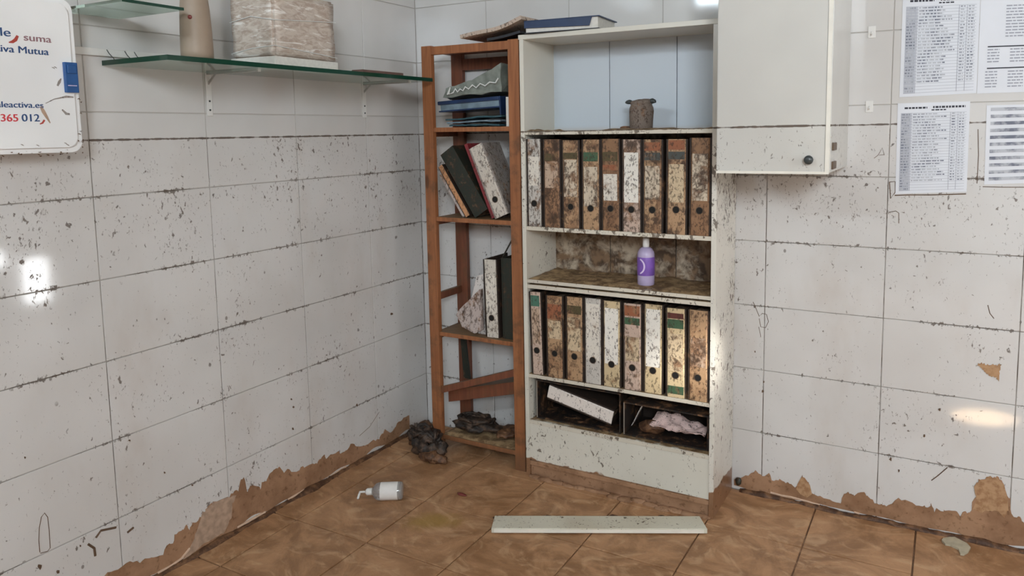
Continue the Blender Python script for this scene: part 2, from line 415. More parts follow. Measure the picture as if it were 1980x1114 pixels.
RT = [(60, 500), (180, 490), (280, 500), (340, 540), (440, 555), (480, 510), (530, 560), (545, 640), (690, 660), (740, 625), (840, 590), (930, 660), (1000, 670), (1200, 670), (1260, 700), (1290, 730), (1400, 730), (1490, 720), (1510, 690), (1560, 540), (1640, 515), (1700, 560), (1740, 640), (1760, 760), (1825, 790), (2050, 830)]
RT = [(1400 + x / 3.147, 760 + y / 3.147) for x, y in RT]
LT = [(380, 960), (540, 868), (700, 780), (820, 740), (890, 670), (930, 630), (1000, 600), (1030, 540), (1060, 510), (1150, 470), (1190, 440), (1220, 390), (1245, 440), (1300, 420), (1340, 410), (1390, 325), (1430, 350), (1500, 330), (1560, 310), (1600, 290), (1650, 265), (1720, 250), (1780, 205), (1850, 200), (1930, 170), (1980, 120), (2060, 60)]
LT = [(x / 2.605, 780 + y / 2.605) for x, y in LT]
film(wall_back, monotone(jag(jag(RT, 3, 9.0), 3, 2.0)), 1); film(wall_left, monotone(jag(jag(LT, 3, 8.0), 3, 2.0)), 0)
# dark wet mud banked against the foot of the walls
def bank(parent, p0, p1, nrm):
    bm = bmesh.new(); n = 110; p0 = Vector(p0); p1 = Vector(p1); nrm = Vector(nrm); pr = None
    for i in range(n + 1):
        p = p0.lerp(p1, i / n); h = .011 + .012 * noise.noise(p * 7 + Vector((5, 0, 0))) + .006 * noise.noise(p * 31); w = .026 + .016 * noise.noise(p * 6) + .008 * noise.noise(p * 24)
        h = max(h, .004); w = max(w, .006)
        r = [bm.verts.new(q) for q in (p - nrm * .004 + Vector((0, 0, -.004)), p - nrm * .004 + Vector((0, 0, h)), p + nrm * (w * .35) + Vector((0, 0, h * .75)), p + nrm * w + Vector((0, 0, -.004)))]
        if pr:
            for k in range(4): bm.faces.new((pr[k], pr[(k + 1) % 4], r[(k + 1) % 4], r[k]))
        else: bm.faces.new(r)
        pr = r
    bm.faces.new(pr[::-1])
    o = fin('mud_bank', bm, 'wetmud', parent, smooth=True); o['kind'] = 'stuff'
bank(wall_left, (0, -2.4, 0), (0, -.02, 0), (1, 0, 0)); bank(wall_back, (1.54, 0, 0), (2.85, 0, 0), (0, -1, 0))
# light slivers of bare tile left at the foot and chips
def poly_patch(parent, pts, ax, mat, th=.0025, name='mud_stain'):
    bm = bmesh.new(); d = Vector((0, -th, 0)) if ax == 1 else Vector((th, 0, 0))
    prism(bm, [at(x, y, ax, 0) for x, y in (jag(pts + pts[:1], 4, 2.0)[:-1] if len(pts) > 8 else pts)], d); o = fin(name, bm, mat, parent); o['kind'] = 'stuff'; return o
def strip_px(parent, pts, ax, w, mat, name='mud_streak'):
    o = fin(name, tube(bmesh.new(), [at(x, y, ax, 0) for x, y in pts], w * .75, 6), mat, parent); o['kind'] = 'stuff'; return o
poly_patch(wall_back, [(1889, 706), (1893, 701), (1903, 704), (1912, 706), (1920, 704), (1928, 706), (1932, 702), (1936, 706), (1933, 716), (1931, 736), (1926, 730), (1915, 727), (1905, 720), (1899, 712)], 1, 'ochre')
poly_patch(wall_back, [(1884, 940), (1890, 932), (1900, 926), (1916, 922), (1930, 925), (1940, 935), (1945, 950), (1950, 985), (1942, 1000), (1930, 990), (1915, 985), (1895, 990), (1880, 985), (1888, 968)], 1, 'ochre', .0035)
poly_patch(wall_back, [(1542, 936), (1550, 922), (1556, 924), (1566, 938), (1570, 955), (1560, 962), (1548, 955), (1540, 946)], 1, 'ochre', .0035)
strip_px(wall_back, [(1490, 952), (1512, 958), (1530, 961), (1560, 969), (1585, 977)], 1, .0065, 'chip', 'chip_line')
strip_px(wall_back, [(1888, 1044), (1900, 1046), (1912, 1050)], 1, .005, 'chip', 'chip_line')
strip_px(wall_back, [(1776, 1022), (1786, 1024)], 1, .005, 'chip', 'chip_line')
strip_px(wall_back, [(1652, 990), (1662, 993)], 1, .006, 'chip', 'chip_line')
for pts in ([(304, 1108), (330, 1094), (350, 1080), (366, 1060)], [(458, 1020), (480, 1008), (512, 990)], [(556, 966), (580, 952), (596, 942)], [(632, 926), (650, 914), (668, 903)]):
    strip_px(wall_left, pts, 0, .0075, 'chip', 'chip_line')
M['tan_patch'] = plain('tan_bare_plaster', (184, 156, 134), .8, .15, 50)
poly_patch(wall_left, [(382, 1020), (392, 990), (400, 984), (412, 972), (440, 962), (456, 958), (448, 975), (446, 1000), (432, 1030), (410, 1042), (392, 1050), (370, 1072), (352, 1086), (372, 1048)], 0, 'tan_patch', .0036)
MS = 'streak_mud'; M[MS] = plain(MS, (102, 78, 58), .8, .15)
strip_px(wall_left, [(77, 1068), (75, 1045), (76, 1020), (80, 1000), (86, 992), (92, 1000), (95, 1025), (97, 1060), (92, 1066), (78, 1070)], 0, .0014, MS)
strip_px(wall_back, [(1456, 584), (1460, 592), (1468, 612), (1474, 606), (1482, 608), (1486, 622), (1480, 634), (1471, 632), (1468, 616)], 1, .0016, MS)
strip_px(wall_back, [(1467, 632), (1470, 645), (1471, 652)], 1, .0014, MS)
strip_px(wall_back, [(1718, 411), (1732, 408), (1738, 412), (1738, 432)], 1, .0016, MS)
strip_px(wall_back, [(1690, 306), (1698, 300), (1706, 286), (1710, 300)], 1, .0013, MS)
strip_px(wall_back, [(1730, 378), (1760, 377), (1800, 377), (1868, 375)], 1, .0026, MS)
strip_px(wall_back, [(1900, 361), (1940, 362), (1990, 362)], 1, .0018, MS)
strip_px(wall_back, [(1720, 352), (1731, 351), (1731, 372), (1722, 384), (1720, 352)], 1, .0020, MS)
strip_px(wall_back, [(1891, 250), (1892, 300), (1889, 355)], 1, .0016, MS)
strip_px(wall_back, [(1700, 300), (1710, 299)], 1, .0012, MS)
strip_px(wall_back, [(1801, 929), (1812, 921), (1832, 904)], 1, .0024, MS)
strip_px(wall_back, [(1910, 590), (1914, 606), (1922, 616)], 1, .0018, MS)
strip_px(wall_left, [(695, 843), (715, 825), (733, 797)], 0, .0014, MS)
strip_px(wall_left, [(185, 1040), (195, 1026), (224, 1020)], 0, .0050, MS)
strip_px(wall_left, [(170, 1052), (182, 1060), (184, 1075)], 0, .0050, MS)
strip_px(wall_left, [(246, 1030), (258, 1020)], 0, .0050, MS)
for x, y, r in ((77, 1096, 7), (112, 1106, 5), (155, 1056, 3), (757, 607, 4), (566, 829, 4), (567, 787, 3), (690, 783, 4), (48, 885, 3), (250, 852, 3), (318, 914, 3), (372, 938, 3), (563, 772, 2.5), (1817, 792, 4), (1787, 842, 4), (1738, 910, 4), (1722, 888, 5), (1460, 680, 3), (1475, 757, 4), (1477, 738, 3)):
    ax = 0 if x < 820 else 1
    r *= .62; pts = [(x + r * math.cos(a) * random.uniform(.4, 1.2), y + r * math.sin(a) * random.uniform(.6, 1.5)) for a in [k * math.pi / 4 for k in range(8)]]
    poly_patch(wall_left if ax == 0 else wall_back, pts, ax, MS, .002, 'mud_spot')
# ------------------------------------------------------------------ white bookcase
BX0, BX1, BF, BB = .718, 1.508, -.27, -.003
bc = thing('bookcase', ((BX0 + BX1) / 2, -.13, 0), 'tall white mud-splashed bookcase full of ring binders against the tiled wall', 'bookcase')
T = .018
fin('side_panel', B((BX0, BX0 + T, BF, BB, 0, 1.782)), 'laminate', bc, bevel=.0012)
fin('side_panel', B((BX1 - T, BX1, BF, BB, 0, 1.782)), 'laminate_side', bc, bevel=.0012)
fin('top_panel', B((BX0 - .003, BX1 + .001, BF - .002, BB, 1.782, 1.80)), 'laminate', bc, bevel=.0012)
IX0, IX1 = BX0 + T, BX1 - T
for a, b in ((IX0, .990), (.9935, 1.274), (1.2775, IX1)): fin('back_panel', B((a, b, BB - .012, BB - .006, .07, 1.782)), 'bback', bc)
for z0, z1 in ((1.411, 1.426), (1.031, 1.047), (.817, .831), (.794, .810), (.422, .437), (.225, .240)):
    fin('shelf', B((IX0, IX1, BF + .002, BB - .012, z0, z1)), 'laminate_in', bc, bevel=.001)
fin('lower_panel', B((IX0, IX1, BF + .004, BF + .02, .070, .242)), 'laminate', bc, bevel=.001)
fin('bottom_shelf', B((IX0, IX1, BF + .001, BB - .012, .048, .066)), 'mudfilm', bc, bevel=.002)
fin('base_board', B((IX0, IX1, BF + .012, BF + .03, 0, .048)), 'mudfilm', bc)
# mud lying on the shelves
def mud_layer(x0, x1, y0, y1, z, h, seed, parent, mat='shelfmud', n=46, mm=14, thr=.0):
    bm = bmesh.new(); gr = []
    for i in range(n + 1):
        row = []
        for j in range(mm + 1):
            x = x0 + (x1 - x0) * i / n; y = y0 + (y1 - y0) * j / mm
            q = Vector((x * 9 + seed, y * 9, seed)); k = noise.noise(q) * .6 + noise.noise(q * 3.3) * .4 + .35 - thr
            edge = min(i, n - i, j, mm - j) == 0
            row.append(bm.verts.new((x, y, z + (-.001 if edge else max(-.001, h * k)))))
        gr.append(row)
    for i in range(n):
        for j in range(mm): bm.faces.new((gr[i][j], gr[i + 1][j], gr[i + 1][j + 1], gr[i][j + 1]))
    o = fin('mud_layer', bm, mat, parent, smooth=True); o['kind'] = 'stuff'; return o
g = G('shelf_mud'); p = g.pos(); n2 = g.noise(p, 26, 5, .68); g.bump(n2, .6, .005)
M['shelfmud'] = g.out(g.mix(g.step(n2, .36, .66), lin((104, 80, 54)), lin((172, 144, 106))), .75)
mud_layer(IX0, IX1, BF + .006, BB - .012, .831, .016, 1.3, bc)
mud_layer(IX0, IX0 + .16, BF + .01, BF + .09, 1.426, .012, 4.1, bc, n=16, mm=8, thr=.1)
mud_layer(1.05, IX1, BF + .01, BF + .17, 1.426, .011, 7.7, bc, n=30, mm=10, thr=.12)
mud_layer(IX0, IX1, BF + .003, BF + .045, .066, .012, 2.6, bc, 'mudfilm', n=46, mm=6)
# muddy lump spilled on the floor along the plinth
bm = bmesh.new()
for i in range(15):
    x = IX0 + .03 + i * .05; lump(bm, (x, BF - .004 + random.uniform(-.006, .006), 0), (.035, random.uniform(.012, .026), random.uniform(.007, .015)), .4, 12, 2, i)
o = fin('mud_bank', bm, 'mudfilm', bc, smooth=True); o['kind'] = 'stuff'
# ------------------------------------------------------------------ ring binders
def smat(i, rgb, mud): 
    n = 'binder_face_%d' % i
    M[n] = muddy(n, rgb, mud, .55, i * 1.37); return n
M['cover_dark'] = muddy('muddy_binder_cover', (40, 29, 22), .30, .65, 5)
M['pages'] = muddy('muddy_pages', (170, 150, 126), .5, .8, 2)
M['ring'] = plain('ring_metal', (104, 84, 66), .5, .1, 40, Metallic=.2)
def binder(loc, rot, w, H, D, spine, label=None, bands=(), hole=.092, lab='', grp=None, cover='cover_dark', name='ring_binder'):
    t = thing(name, loc, lab, 'binder', grp, rot)
    h = w / 2
    fin('cover', B((-h, -h + .0065, -.0015, D, 0, H)), cover, t, False, bevel=.0012)
    fin('cover', B((h - .0065, h, -.0015, D, 0, H)), cover, t, False, bevel=.0012)
    bm = bmesh.new(); prism(bm, [(-h + .0066, -.001, 0), (-h + .0105, -.0045, 0), (h - .0105, -.0045, 0), (h - .0066, -.001, 0), (h - .0066, .003, 0), (-h + .0066, .003, 0)], (0, 0, H))
    sp = fin('spine', bm, spine, t, False)
    fin('page_block', B((-h + .008, h - .008, .02, D - .02, .012, H - .02)), 'pages', t, False)
    if label:
        z0, z1, mt = label
        fin('label', B((-h + .012, h - .012, -.0056, -.004, z0 * H, z1 * H)), mt, t, False)
    for z0, z1, mt in bands:
        fin('band', B((-h + .0095, h - .0095, -.0053, -.004, z0 * H, z1 * H)), mt, t, False)
    if hole:
        R = Matrix.Translation((0, -.0045, hole)) @ Matrix.Rotation(math.pi / 2, 4, 'X')
        bm = bmesh.new(); seg = 18
        A = [[bm.verts.new((r * math.cos(2 * math.pi * k / seg), r * math.sin(2 * math.pi * k / seg), zz)) for k in range(seg)] for r, zz in ((.0138, 0), (.0138, .0022), (.0118, .0022), (.0118, -.003))]
        for i in range(3):
            for k in range(seg): bm.faces.new((A[i][k], A[i][(k + 1) % seg], A[i + 1][(k + 1) % seg], A[i + 1][k]))
        bm.transform(R); rg = fin('finger_ring', bm, 'ring', t, False)
        bm = lathe(bmesh.new(), [(.0122, .0003), (.0122, .0014)], 18, R); fin('finger_hole', bm, 'black', rg, False)
    return t
C_W = (222, 214, 202); C_B = (176, 142, 108); C_P = (196, 172, 156); C_C = (206, 184, 146); C_G = (196, 190, 182); C_BR = (140, 104, 74)
GREEN = 'green_band'; M[GREEN] = muddy(GREEN, (62, 92, 66), .45, .6, 8); M['slate_band'] = muddy('slate_band', (74, 78, 74), .4, .6, 9)
M['olive_band'] = muddy('olive_band', (84, 74, 46), .45, .6, 10); M['red_band'] = muddy('red_band', (96, 48, 42), .4, .6, 11); M['teal_band'] = muddy('teal_band', (70, 112, 94), .3, .6, 12)
M['rust_band'] = muddy('rust_band', (150, 92, 62), .45, .6, 13)
for k, (c, mud) in enumerate([((224, 216, 204), .34), ((206, 184, 152), .46), ((206, 190, 168), .56), ((236, 230, 220), .26), ((206, 172, 136), .42), ((190, 164, 142), .52)]): M['lab%d' % k] = muddy('binder_label_%d' % k, c, mud, .6, 20 + k * 2.3)
UP = [(.737, .801), (.819, .886), (.906, .966), (.988, 1.054), (1.071, 1.134), (1.153, 1.221), (1.237, 1.304), (1.328, 1.392), (1.411, 1.48)]
LO = [(.753, .793), (.827, .89), (.911, .977), (.995, 1.055), (1.074, 1.135), (1.157, 1.223), (1.239, 1.303), (1.328, 1.396), (1.414, 1.478)]
US = [(C_G, .45, (.47, .80, 'lab0'), [], .092, 'grey mud-stained binder at the left end of the upper row'),
      (C_BR, .70, (.45, .75, 'lab5'), [(.76, .84, 'olive_band')], None, 'brown mud-coated binder without visible finger hole, second from left in upper row'),
      (C_B, .55, (.36, .78, 'lab2'), [(.79, .86, 'olive_band')], .085, 'beige binder with olive band and speckled label, third from left in upper row'),
      (C_B, .45, (.26, .70, 'lab2'), [(.76, .86, GREEN)], .082, 'tan binder with green band and tall grey label, fourth from left in upper row'),
      (C_BR, .50, (.33, .62, 'lab0'), [(.76, .86, 'olive_band'), (.66, .72, 'rust_band')], .084, 'tan binder with dark band and short white label, fifth from left in upper row'),
      (C_P, .50, (.32, .86, 'lab3'), [], .084, 'binder with the whitest long label in the upper row, sixth from left'),
      (C_B, .55, (.36, .72, 'lab2'), [(.78, .86, 'slate_band'), (.88, .97, 'rust_band')], .086, 'brown binder with slate band under a rusty top, third from right in upper row'),
      (C_B, .45, (.34, .74, 'lab1'), [(.79, .87, 'slate_band'), (.89, .99, 'rust_band')], .09, 'binder with slate band and cream label, second from right in upper row'),
      (C_BR, .45, (.36, .84, 'lab2'), [], .09, 'white and brown blotched binder at the right end of the upper row')]
LS = [(C_P, .30, (.38, .80, 'lab5'), [(.83, .96, 'teal_band')], .10, 'pinkish grey binder with teal top band at the left end of the lower row'),
      (C_B, .50, (.48, .70, 'lab1'), [(.72, .90, 'rust_band')], .10, 'orange-brown binder beside the dark gap, second from left in lower row'),
      (C_B, .45, (.36, .76, 'lab1'), [(.80, .90, 'olive_band')], .098, 'beige binder with olive top band, third from left in lower row'),
      (C_G, .30, (.28, .94, 'lab0'), [], .095, 'pale grey binder with label over most of its spine, fourth from left in lower row'),
      (C_C, .35, (.27, .92, 'lab3'), [], .090, 'white-labelled binder with tan foot in the middle of the lower row'),
      (C_P, .32, (.34, .62, 'lab1'), [(.76, .84, GREEN), (.86, .98, 'rust_band')], .088, 'pinkish binder with small green band, fourth from right in lower row'),
      (C_C, .25, (.30, .95, 'lab3'), [], .088, 'brightest white-labelled binder in the lower row, third from right'),
      (C_C, .30, (.30, .72, 'lab1'), [(.78, .88, GREEN), (.89, .95, 'red_band'), (.04, .13, GREEN)], .085, 'cream binder with green bands top and bottom, second from right in lower row'),
      (C_B, .40, (.38, .70, 'lab5'), [], .088, 'pink-brown blotched binder at the right end of the lower row')]
for k, ((a, b), s) in enumerate(zip(UP, US)):
    c, mud, lb, bd, ho, txt = s
    binder(((a + b) / 2 if k else .7735, -.262 + random.uniform(-.003, .004), 1.0475), Matrix.Rotation(random.uniform(-.006, .006), 3, 'Y'), min(b - a + .019, .0798) if k else .070, .345 + random.uniform(-.004, .004), .235, smat(k, c, mud + .06), lb, bd, ho, txt, 'binders on the upper shelf of the white bookcase')
for k, ((a, b), s) in enumerate(zip(LO, LS)):
    c, mud, lb, bd, ho, txt = s
    binder(((a + b) / 2 + (.003 if k == 0 else 0), -.262 + random.uniform(-.003, .004), .4385), Matrix.Rotation(-.026 if k == 0 else random.uniform(-.006, .006), 3, 'Y'), min(b - a + .018, .0798), .338 + random.uniform(-.004, .004), .235, smat(20 + k, c, mud + .04), lb, bd, ho, txt, 'binders on the lower shelf of the white bookcase')
# ------------------------------------------------------------------ things in the bookcase
# muddy little sack-shaped jar on the top shelf
def px_scale(y): return (y - CAM.y) / FV.y / FPX
jy = -.15; jc = at(1240, 245, 1, jy)
jar = thing('muddy_jar', (jc.x, jy, 1.4275), 'small mud-caked jar with a flared rim on the top shelf of the bookcase', 'jar')
M['jar'] = muddy('mud_caked_jar', (126, 112, 102), .36, .85, 14, 2.0)
bm = lathe(bmesh.new(), [(.041, 0), (.044, .004), (.045, .03), (.046, .065), (.045, .082), (.040, .092), (.043, .098), (.044, .104), (.034, .110), (.012, .113)], 28)
for v in bm.verts: v.co *= 1 + .05 * noise.noise(v.co * 40); 
fin('jar_body', bm, 'jar', jar, False, True)
for s in (-1, 1):
    bm = lump(bmesh.new(), (s * .047, -.006, .104), (.016, .010, .009), .3, 20, 2, s); fin('rim_tab', bm, 'knob', jar, False, True)
bm = lump(bmesh.new(), (-.058, -.01, .005), (.025, .02, .009), .4, 14, 2, 5); o = fin('mud_crumb', bm, 'wetmud', jar, False, True)
# purple sanitiser bottle
bl = at(1249, 552, 2, .832)
bot = thing('sanitiser_bottle', (bl.x, bl.y, .8345), 'purple-labelled pale violet bottle with white cap standing alone on the middle muddy shelf', 'bottle')
M['clear'] = glass('clear_violet_plastic', (214, 204, 232), .12, .75); M['liq'] = plain('pale_violet_gel', (186, 172, 206), .25, .03)
fin('bottle_body', lathe(bmesh.new(), [(.028, 0), (.0325, .004), (.033, .03), (.033, .118), (.031, .128), (.024, .140), (.014, .147)], 28), 'clear2' if False else 'liq', bot, False, True)
fin('neck_cap', lathe(bmesh.new(), [(.0115, .145), (.0125, .150), (.0125, .178), (.010, .182)], 20), 'white_paint', bot, False, True)
g = G('purple_label'); M['purple'] = g.out(g.mix(g.step(g.noise(g.obj(), 30, 2), .3, .7), lin((118, 84, 168)), lin((132, 92, 184))), .4)
lb = fin('label', lathe(bmesh.new(), [(.0333, .040), (.0336, .041), (.0336, .109), (.0333, .110)], 28), 'purple', bot, False, True)
# pale arc printed on the label, wrapped on the cylinder, facing the camera
bm = bmesh.new(); va = math.atan2(CAM.y - bl.y, CAM.x - bl.x); R = .0339
ring = []
for k in range(15):
    a = -1.25 + 2.5 * k / 14
    row = []
    for rr in (.0235 + .0012 * abs(a), .0300):
        u = -.033 + rr * math.cos(a); zz = .076 + rr * 1.05 * math.sin(a); th = va + u / R
        row.append(bm.verts.new((R * math.cos(th), R * math.sin(th), zz)))
    ring.append(row)
for i in range(14): bm.faces.new((ring[i][0], ring[i + 1][0], ring[i + 1][1], ring[i][1]))
M['pale_print'] = plain('pale_lilac_print', (226, 208, 240), .5, .02); fin('printed_arc', bm, 'pale_print', lb, False)
# bottom compartment: two black box files lying open
def box_file(x0, x1, z0, z1, y0, y1, txt):
    t = thing('box_file', ((x0 + x1) / 2, (y0 + y1) / 2, z0), txt, 'box file', 'open box files in the bottom compartment')
    e = .006
    fin('side', B((x0, x0 + e, y0, y1, z0, z1)), 'black_plastic', t); fin('side', B((x1 - e, x1, y0, y1, z0, z1)), 'black_plastic', t)
    fin('base', B((x0 + e, x1 - e, y0, y1, z0, z0 + e)), 'black_plastic', t); fin('top', B((x0 + e, x1 - e, y0, y1, z1 - e, z1)), 'black_plastic', t)
    fin('back', B((x0 + e, x1 - e, y1 - e, y1, z0 + e, z1 - e)), 'cover_dark', t)
    fin('edge_strip', B((x0 + .001, x0 + .005, y0 - .002, y0, z0 + .004, z1 - .004)), 'steel', t)
    return t
box_file(.752, 1.128, .2405, .405, -.235, -.03, 'open black box file holding a tilted white binder, bottom compartment left')
box_file(1.140, 1.478, .2405, .375, -.235, -.03, 'open black box file holding crumpled pink paper, bottom compartment right')
M['wlab'] = muddy('white_binder_face', (226, 216, 208), .18, .55, 31)
R0 = Matrix.Rotation(math.radians(12.5), 3, 'Y') @ Matrix.Rotation(math.pi / 2, 3, 'Y')
binder((.806, -.228, .361), R0, .068, .292, .17, 'wlab', None, (), None, 'white-spined binder lying on its side inside the left black box file', None)
M['pinkpaper'] = muddy('pink_stained_paper', (226, 196, 188), .25, .75, 33); M['whitepaper'] = muddy('white_stained_paper', (222, 214, 208), .18, .75, 35)
def crumple(name, c, sx, sy, rz, amp, mat, txt, cat='paper', seed=0, tilt=0.0, n=14, th=.0016, grp=None):
    def fn(u, v):
        x = (u - .5) * sx; y = (v - .5) * sy
        h = amp * (noise.noise(Vector((x * 14 + seed, y * 14, seed))) + .5 * noise.noise(Vector((x * 34, y * 34 + seed, seed))))
        q = Vector((x * math.cos(rz) - y * math.sin(rz), x * math.sin(rz) + y * math.cos(rz), h))
        q = Matrix.Rotation(tilt, 3, 'Y') @ q
        return Vector(c) + q
    return tag(fin(name, sheet(bmesh.new(), fn, n, n, th), mat), txt, cat, grp)
crumple('crumpled_paper', (1.345, -.165, .293), .21, .10, .05, .030, 'pinkpaper', 'crumpled pink-stained paper inside the right black box file', 'paper', 2, .16)
crumple('folded_paper', (1.175, -.165, .308), .10, .045, .0, .006, 'whitepaper', 'folded white paper propped at the left of the right box file', 'paper', 6, -1.05, 8)
o = tag(fin('mud_clod', lump(bmesh.new(), (1.235, -.18, .272), (.045, .03, .026), .5, 11, 3, 4), 'wetmud', smooth=True), 'brown mud clod between the papers in the right box file', 'mud')
# ------------------------------------------------------------------ on top of the bookcase
M['navy'] = plain('navy_cover', (22, 48, 88), .4, .1); M['page_white'] = plain('book_pages', (226, 222, 214), .7, .05, 80); M['charcoal'] = plain('charcoal_card', (46, 48, 54), .6, .1)
bk = thing('navy_book', (.90, -.20, 1.8005), 'thick navy-covered book with white pages lying on top of the white bookcase', 'book', None, Matrix.Rotation(math.radians(4), 3, 'Z'))
fin('back_cover', B((-.150, .155, -.082, .115, 0, .003)), 'charcoal', bk, False)
fin('page_block', B((-.146, .150, -.076, .110, .003, .044)), 'page_white', bk, False)
fin('front_cover', B((-.150, .158, -.084, .118, .044, .0475)), 'navy', bk, False)
bm = bmesh.new(); prism(bm, [(-.150, -.084, .046), (-.150, -.084, .020), (.118, -.084, .013), (.128, -.084, .046)], (0, .006, 0)); fin('cover_flap', bm, 'navy', bk, False)
M['beigepaper'] = muddy('beige_paper', (196, 176, 160), .22, .75, 41)
def fn(u, v):
    x = .44 + .29 * u; y = -.27 + .20 * v
    return (x, y, 1.806 + .052 * u ** 1.6 + .004 * math.sin(u * 7) + .002 * v)
tag(fin('curled_folder', sheet(bmesh.new(), fn, 14, 6, .015), 'beigepaper'), 'curled beige paper folder lying on top of the wooden rack', 'folder')
def fn(u, v):
    x = .56 + .155 * u; y = -.255 + .18 * v
    return (x, y, 1.7905 + .020 * u ** 1.5)
tag(fin('dark_folder', sheet(bmesh.new(), fn, 10, 5, .010), 'charcoal'), 'dark folder under the curled beige paper on the wooden rack', 'folder')
# ------------------------------------------------------------------ wooden rack
RF, RBk = -.25, -.012
rk = thing('wooden_rack', (.46, -.13, 0), 'orange pine shelving rack wedged between the tiled corner and the white bookcase', 'shelf rack')
PW = .050; LX0, LX1, QX0, QX1 = .222, .272, .652, .702
for x0, x1 in ((LX0, LX1), (QX0, QX1)): fin('post', B((x0, x1, RF, RF + .024, 0, 1.79)), 'pine', rk, bevel=.002)
for x0, x1 in ((LX0, LX1 + .01), (QX0, QX1)): fin('rear_post', B((x0, x1, RBk - .024, RBk, 0, 1.79)), 'pine_dark', rk, bevel=.002)
fin('top_rail', B((LX1, QX0, RF + .002, RF + .024, 1.752, 1.786)), 'pine', rk, bevel=.002)
fin('top_board', B((LX0 + .002, QX1 - .002, RF + .026, RBk - .026, 1.768, 1.786)), 'pine_dark', rk, bevel=.002)
fin('rear_rail', B((LX1 + .01, QX0, RBk - .022, RBk, 1.70, 1.75)), 'pine_dark', rk, bevel=.002)
for z in (1.44, 1.055, .545, .72):
    for x0 in (LX0 + .01, QX1 - .028): fin('side_rail', B((x0, x0 + .018, RF + .024, RBk - .024, z - .034, z - .003)), 'pine_dark', rk, bevel=.0015)
for z in (1.446, 1.062, .553):
    fin('shelf_board', B((LX1 + .001, QX0 - .001, RF + .003, RBk - .026, z - .019, z)), 'pine', rk, bevel=.002)
fin('bottom_shelf', B((LX1 + .001, QX0 - .001, RF + .003, RBk - .026, .062, .082)), 'pine', rk, bevel=.002)
mud_layer(LX1 + .003, QX0 - .003, RF + .006, RBk - .03, .082, .014, 9.1, rk, n=24, mm=12)
for k, (z0, z1, y, mt) in enumerate(((.272, .405, RF + .004, 'pine_dark'), (.215, .315, RF + .055, 'pine_dark'))):
    bm = bmesh.new(); h = .030 if k == 0 else .055
    prism(bm, [(LX1 + .001, y, z0), (QX0 - .001, y, z1), (QX0 - .001, y, z1 + h), (LX1 + .001, y, z0 + h)], (0, .15 if k else .018, 0))
    fin('fallen_board' if k else 'slanted_rail', bm, mt, rk, bevel=.0015)
# things on the rack -------------------------------------------------
# top shelf (z 1.446)
M['bluefolder'] = plain('navy_blue_folder', (28, 52, 92), .35, .2, 20); M['paleblue'] = plain('pale_blue_plastic', (126, 146, 160), .25, .2, 20)
M['film'] = glass('clear_film', (216, 224, 220), .18, .85); M['tealfolder'] = plain('teal_folder', (56, 92, 102), .35, .2, 20)
M['greenbag'] = plain('grey_green_plastic', (140, 146, 138), .3, .2, 25)
for k, (z, mt, dx, sx, txt) in enumerate(((1.445, 'tealfolder', .05, .25, 'teal plastic sleeve at the bottom of the pile on the rack'), (1.460, 'paleblue', .035, .27, 'pale blue plastic sleeve second from the bottom of the rack pile'), (1.475, 'tealfolder', .03, .28, 'teal plastic sleeve under the navy folder on the rack'))):
    crumple('plastic_sleeve', (.315 + dx + sx / 2 - .02, -.145, z + .006), sx, .17, 0, .006, mt, txt, 'sleeve', k * 3.1, -.02 * k, 12, .006, 'plastic sleeves piled on the rack')
fb = thing('navy_folder', (.45, -.15, 1.517), 'navy blue folder lying in the pile on the top shelf of the rack', 'folder', None, Matrix.Rotation(math.radians(-2.5), 3, 'Y'))
fin('cover', B((-.155, .150, -.085, .085, 0, .006)), 'bluefolder', fb, False, bevel=.001); fin('cover', B((-.158, .150, -.088, .085, .030, .046)), 'bluefolder', fb, False, bevel=.004)
fin('page_block', B((-.148, .146, -.080, .082, .006, .030)), 'paleblue', fb, False)
fin('spine', B((.150, .156, -.086, .085, -.03, .046)), 'bluefolder', fb, False, bevel=.001)
bag = thing('plastic_bag', (.45, -.15, 1.562), 'grey-green clear plastic bag with white scrawl on top of the navy folder', 'bag')
bm = bmesh.new()
prism(bm, [(.315, -.235, 1.568), (.610, -.235, 1.588), (.612, -.235, 1.700), (.47, -.235, 1.640), (.335, -.235, 1.610)], (0, .16, 0))
bmesh.ops.subdivide_edges(bm, edges=bm.edges[:], cuts=5, use_grid_fill=True)
for v in bm.verts: v.co += Vector((noise.noise(v.co * 24) * .006, noise.noise(v.co * 20 + Vector((3, 0, 0))) * .008, noise.noise(v.co * 22 + Vector((0, 7, 0))) * .008))
fin('bag_body', bm, 'greenbag', bag, smooth=False)
sq = [(.350, 1.583), (.366, 1.612), (.358, 1.584), (.380, 1.590), (.392, 1.606), (.402, 1.592), (.416, 1.604), (.430, 1.596), (.442, 1.612), (.458, 1.602), (.478, 1.618), (.496, 1.606), (.516, 1.622), (.540, 1.612), (.562, 1.626), (.590, 1.622), (.604, 1.640)]
M['scrawl'] = plain('white_scrawl', (226, 228, 226), .5, .02)
fin('white_scrawl', tube(bmesh.new(), [(x, -.2465, z) for x, z in sq], .0028, 6), 'scrawl', bag)
tag(fin('white_card', B((.628, .644, -.23, -.08, 1.4465, 1.565)), 'page_white'), 'narrow white card standing beside the pile on the rack', 'card')
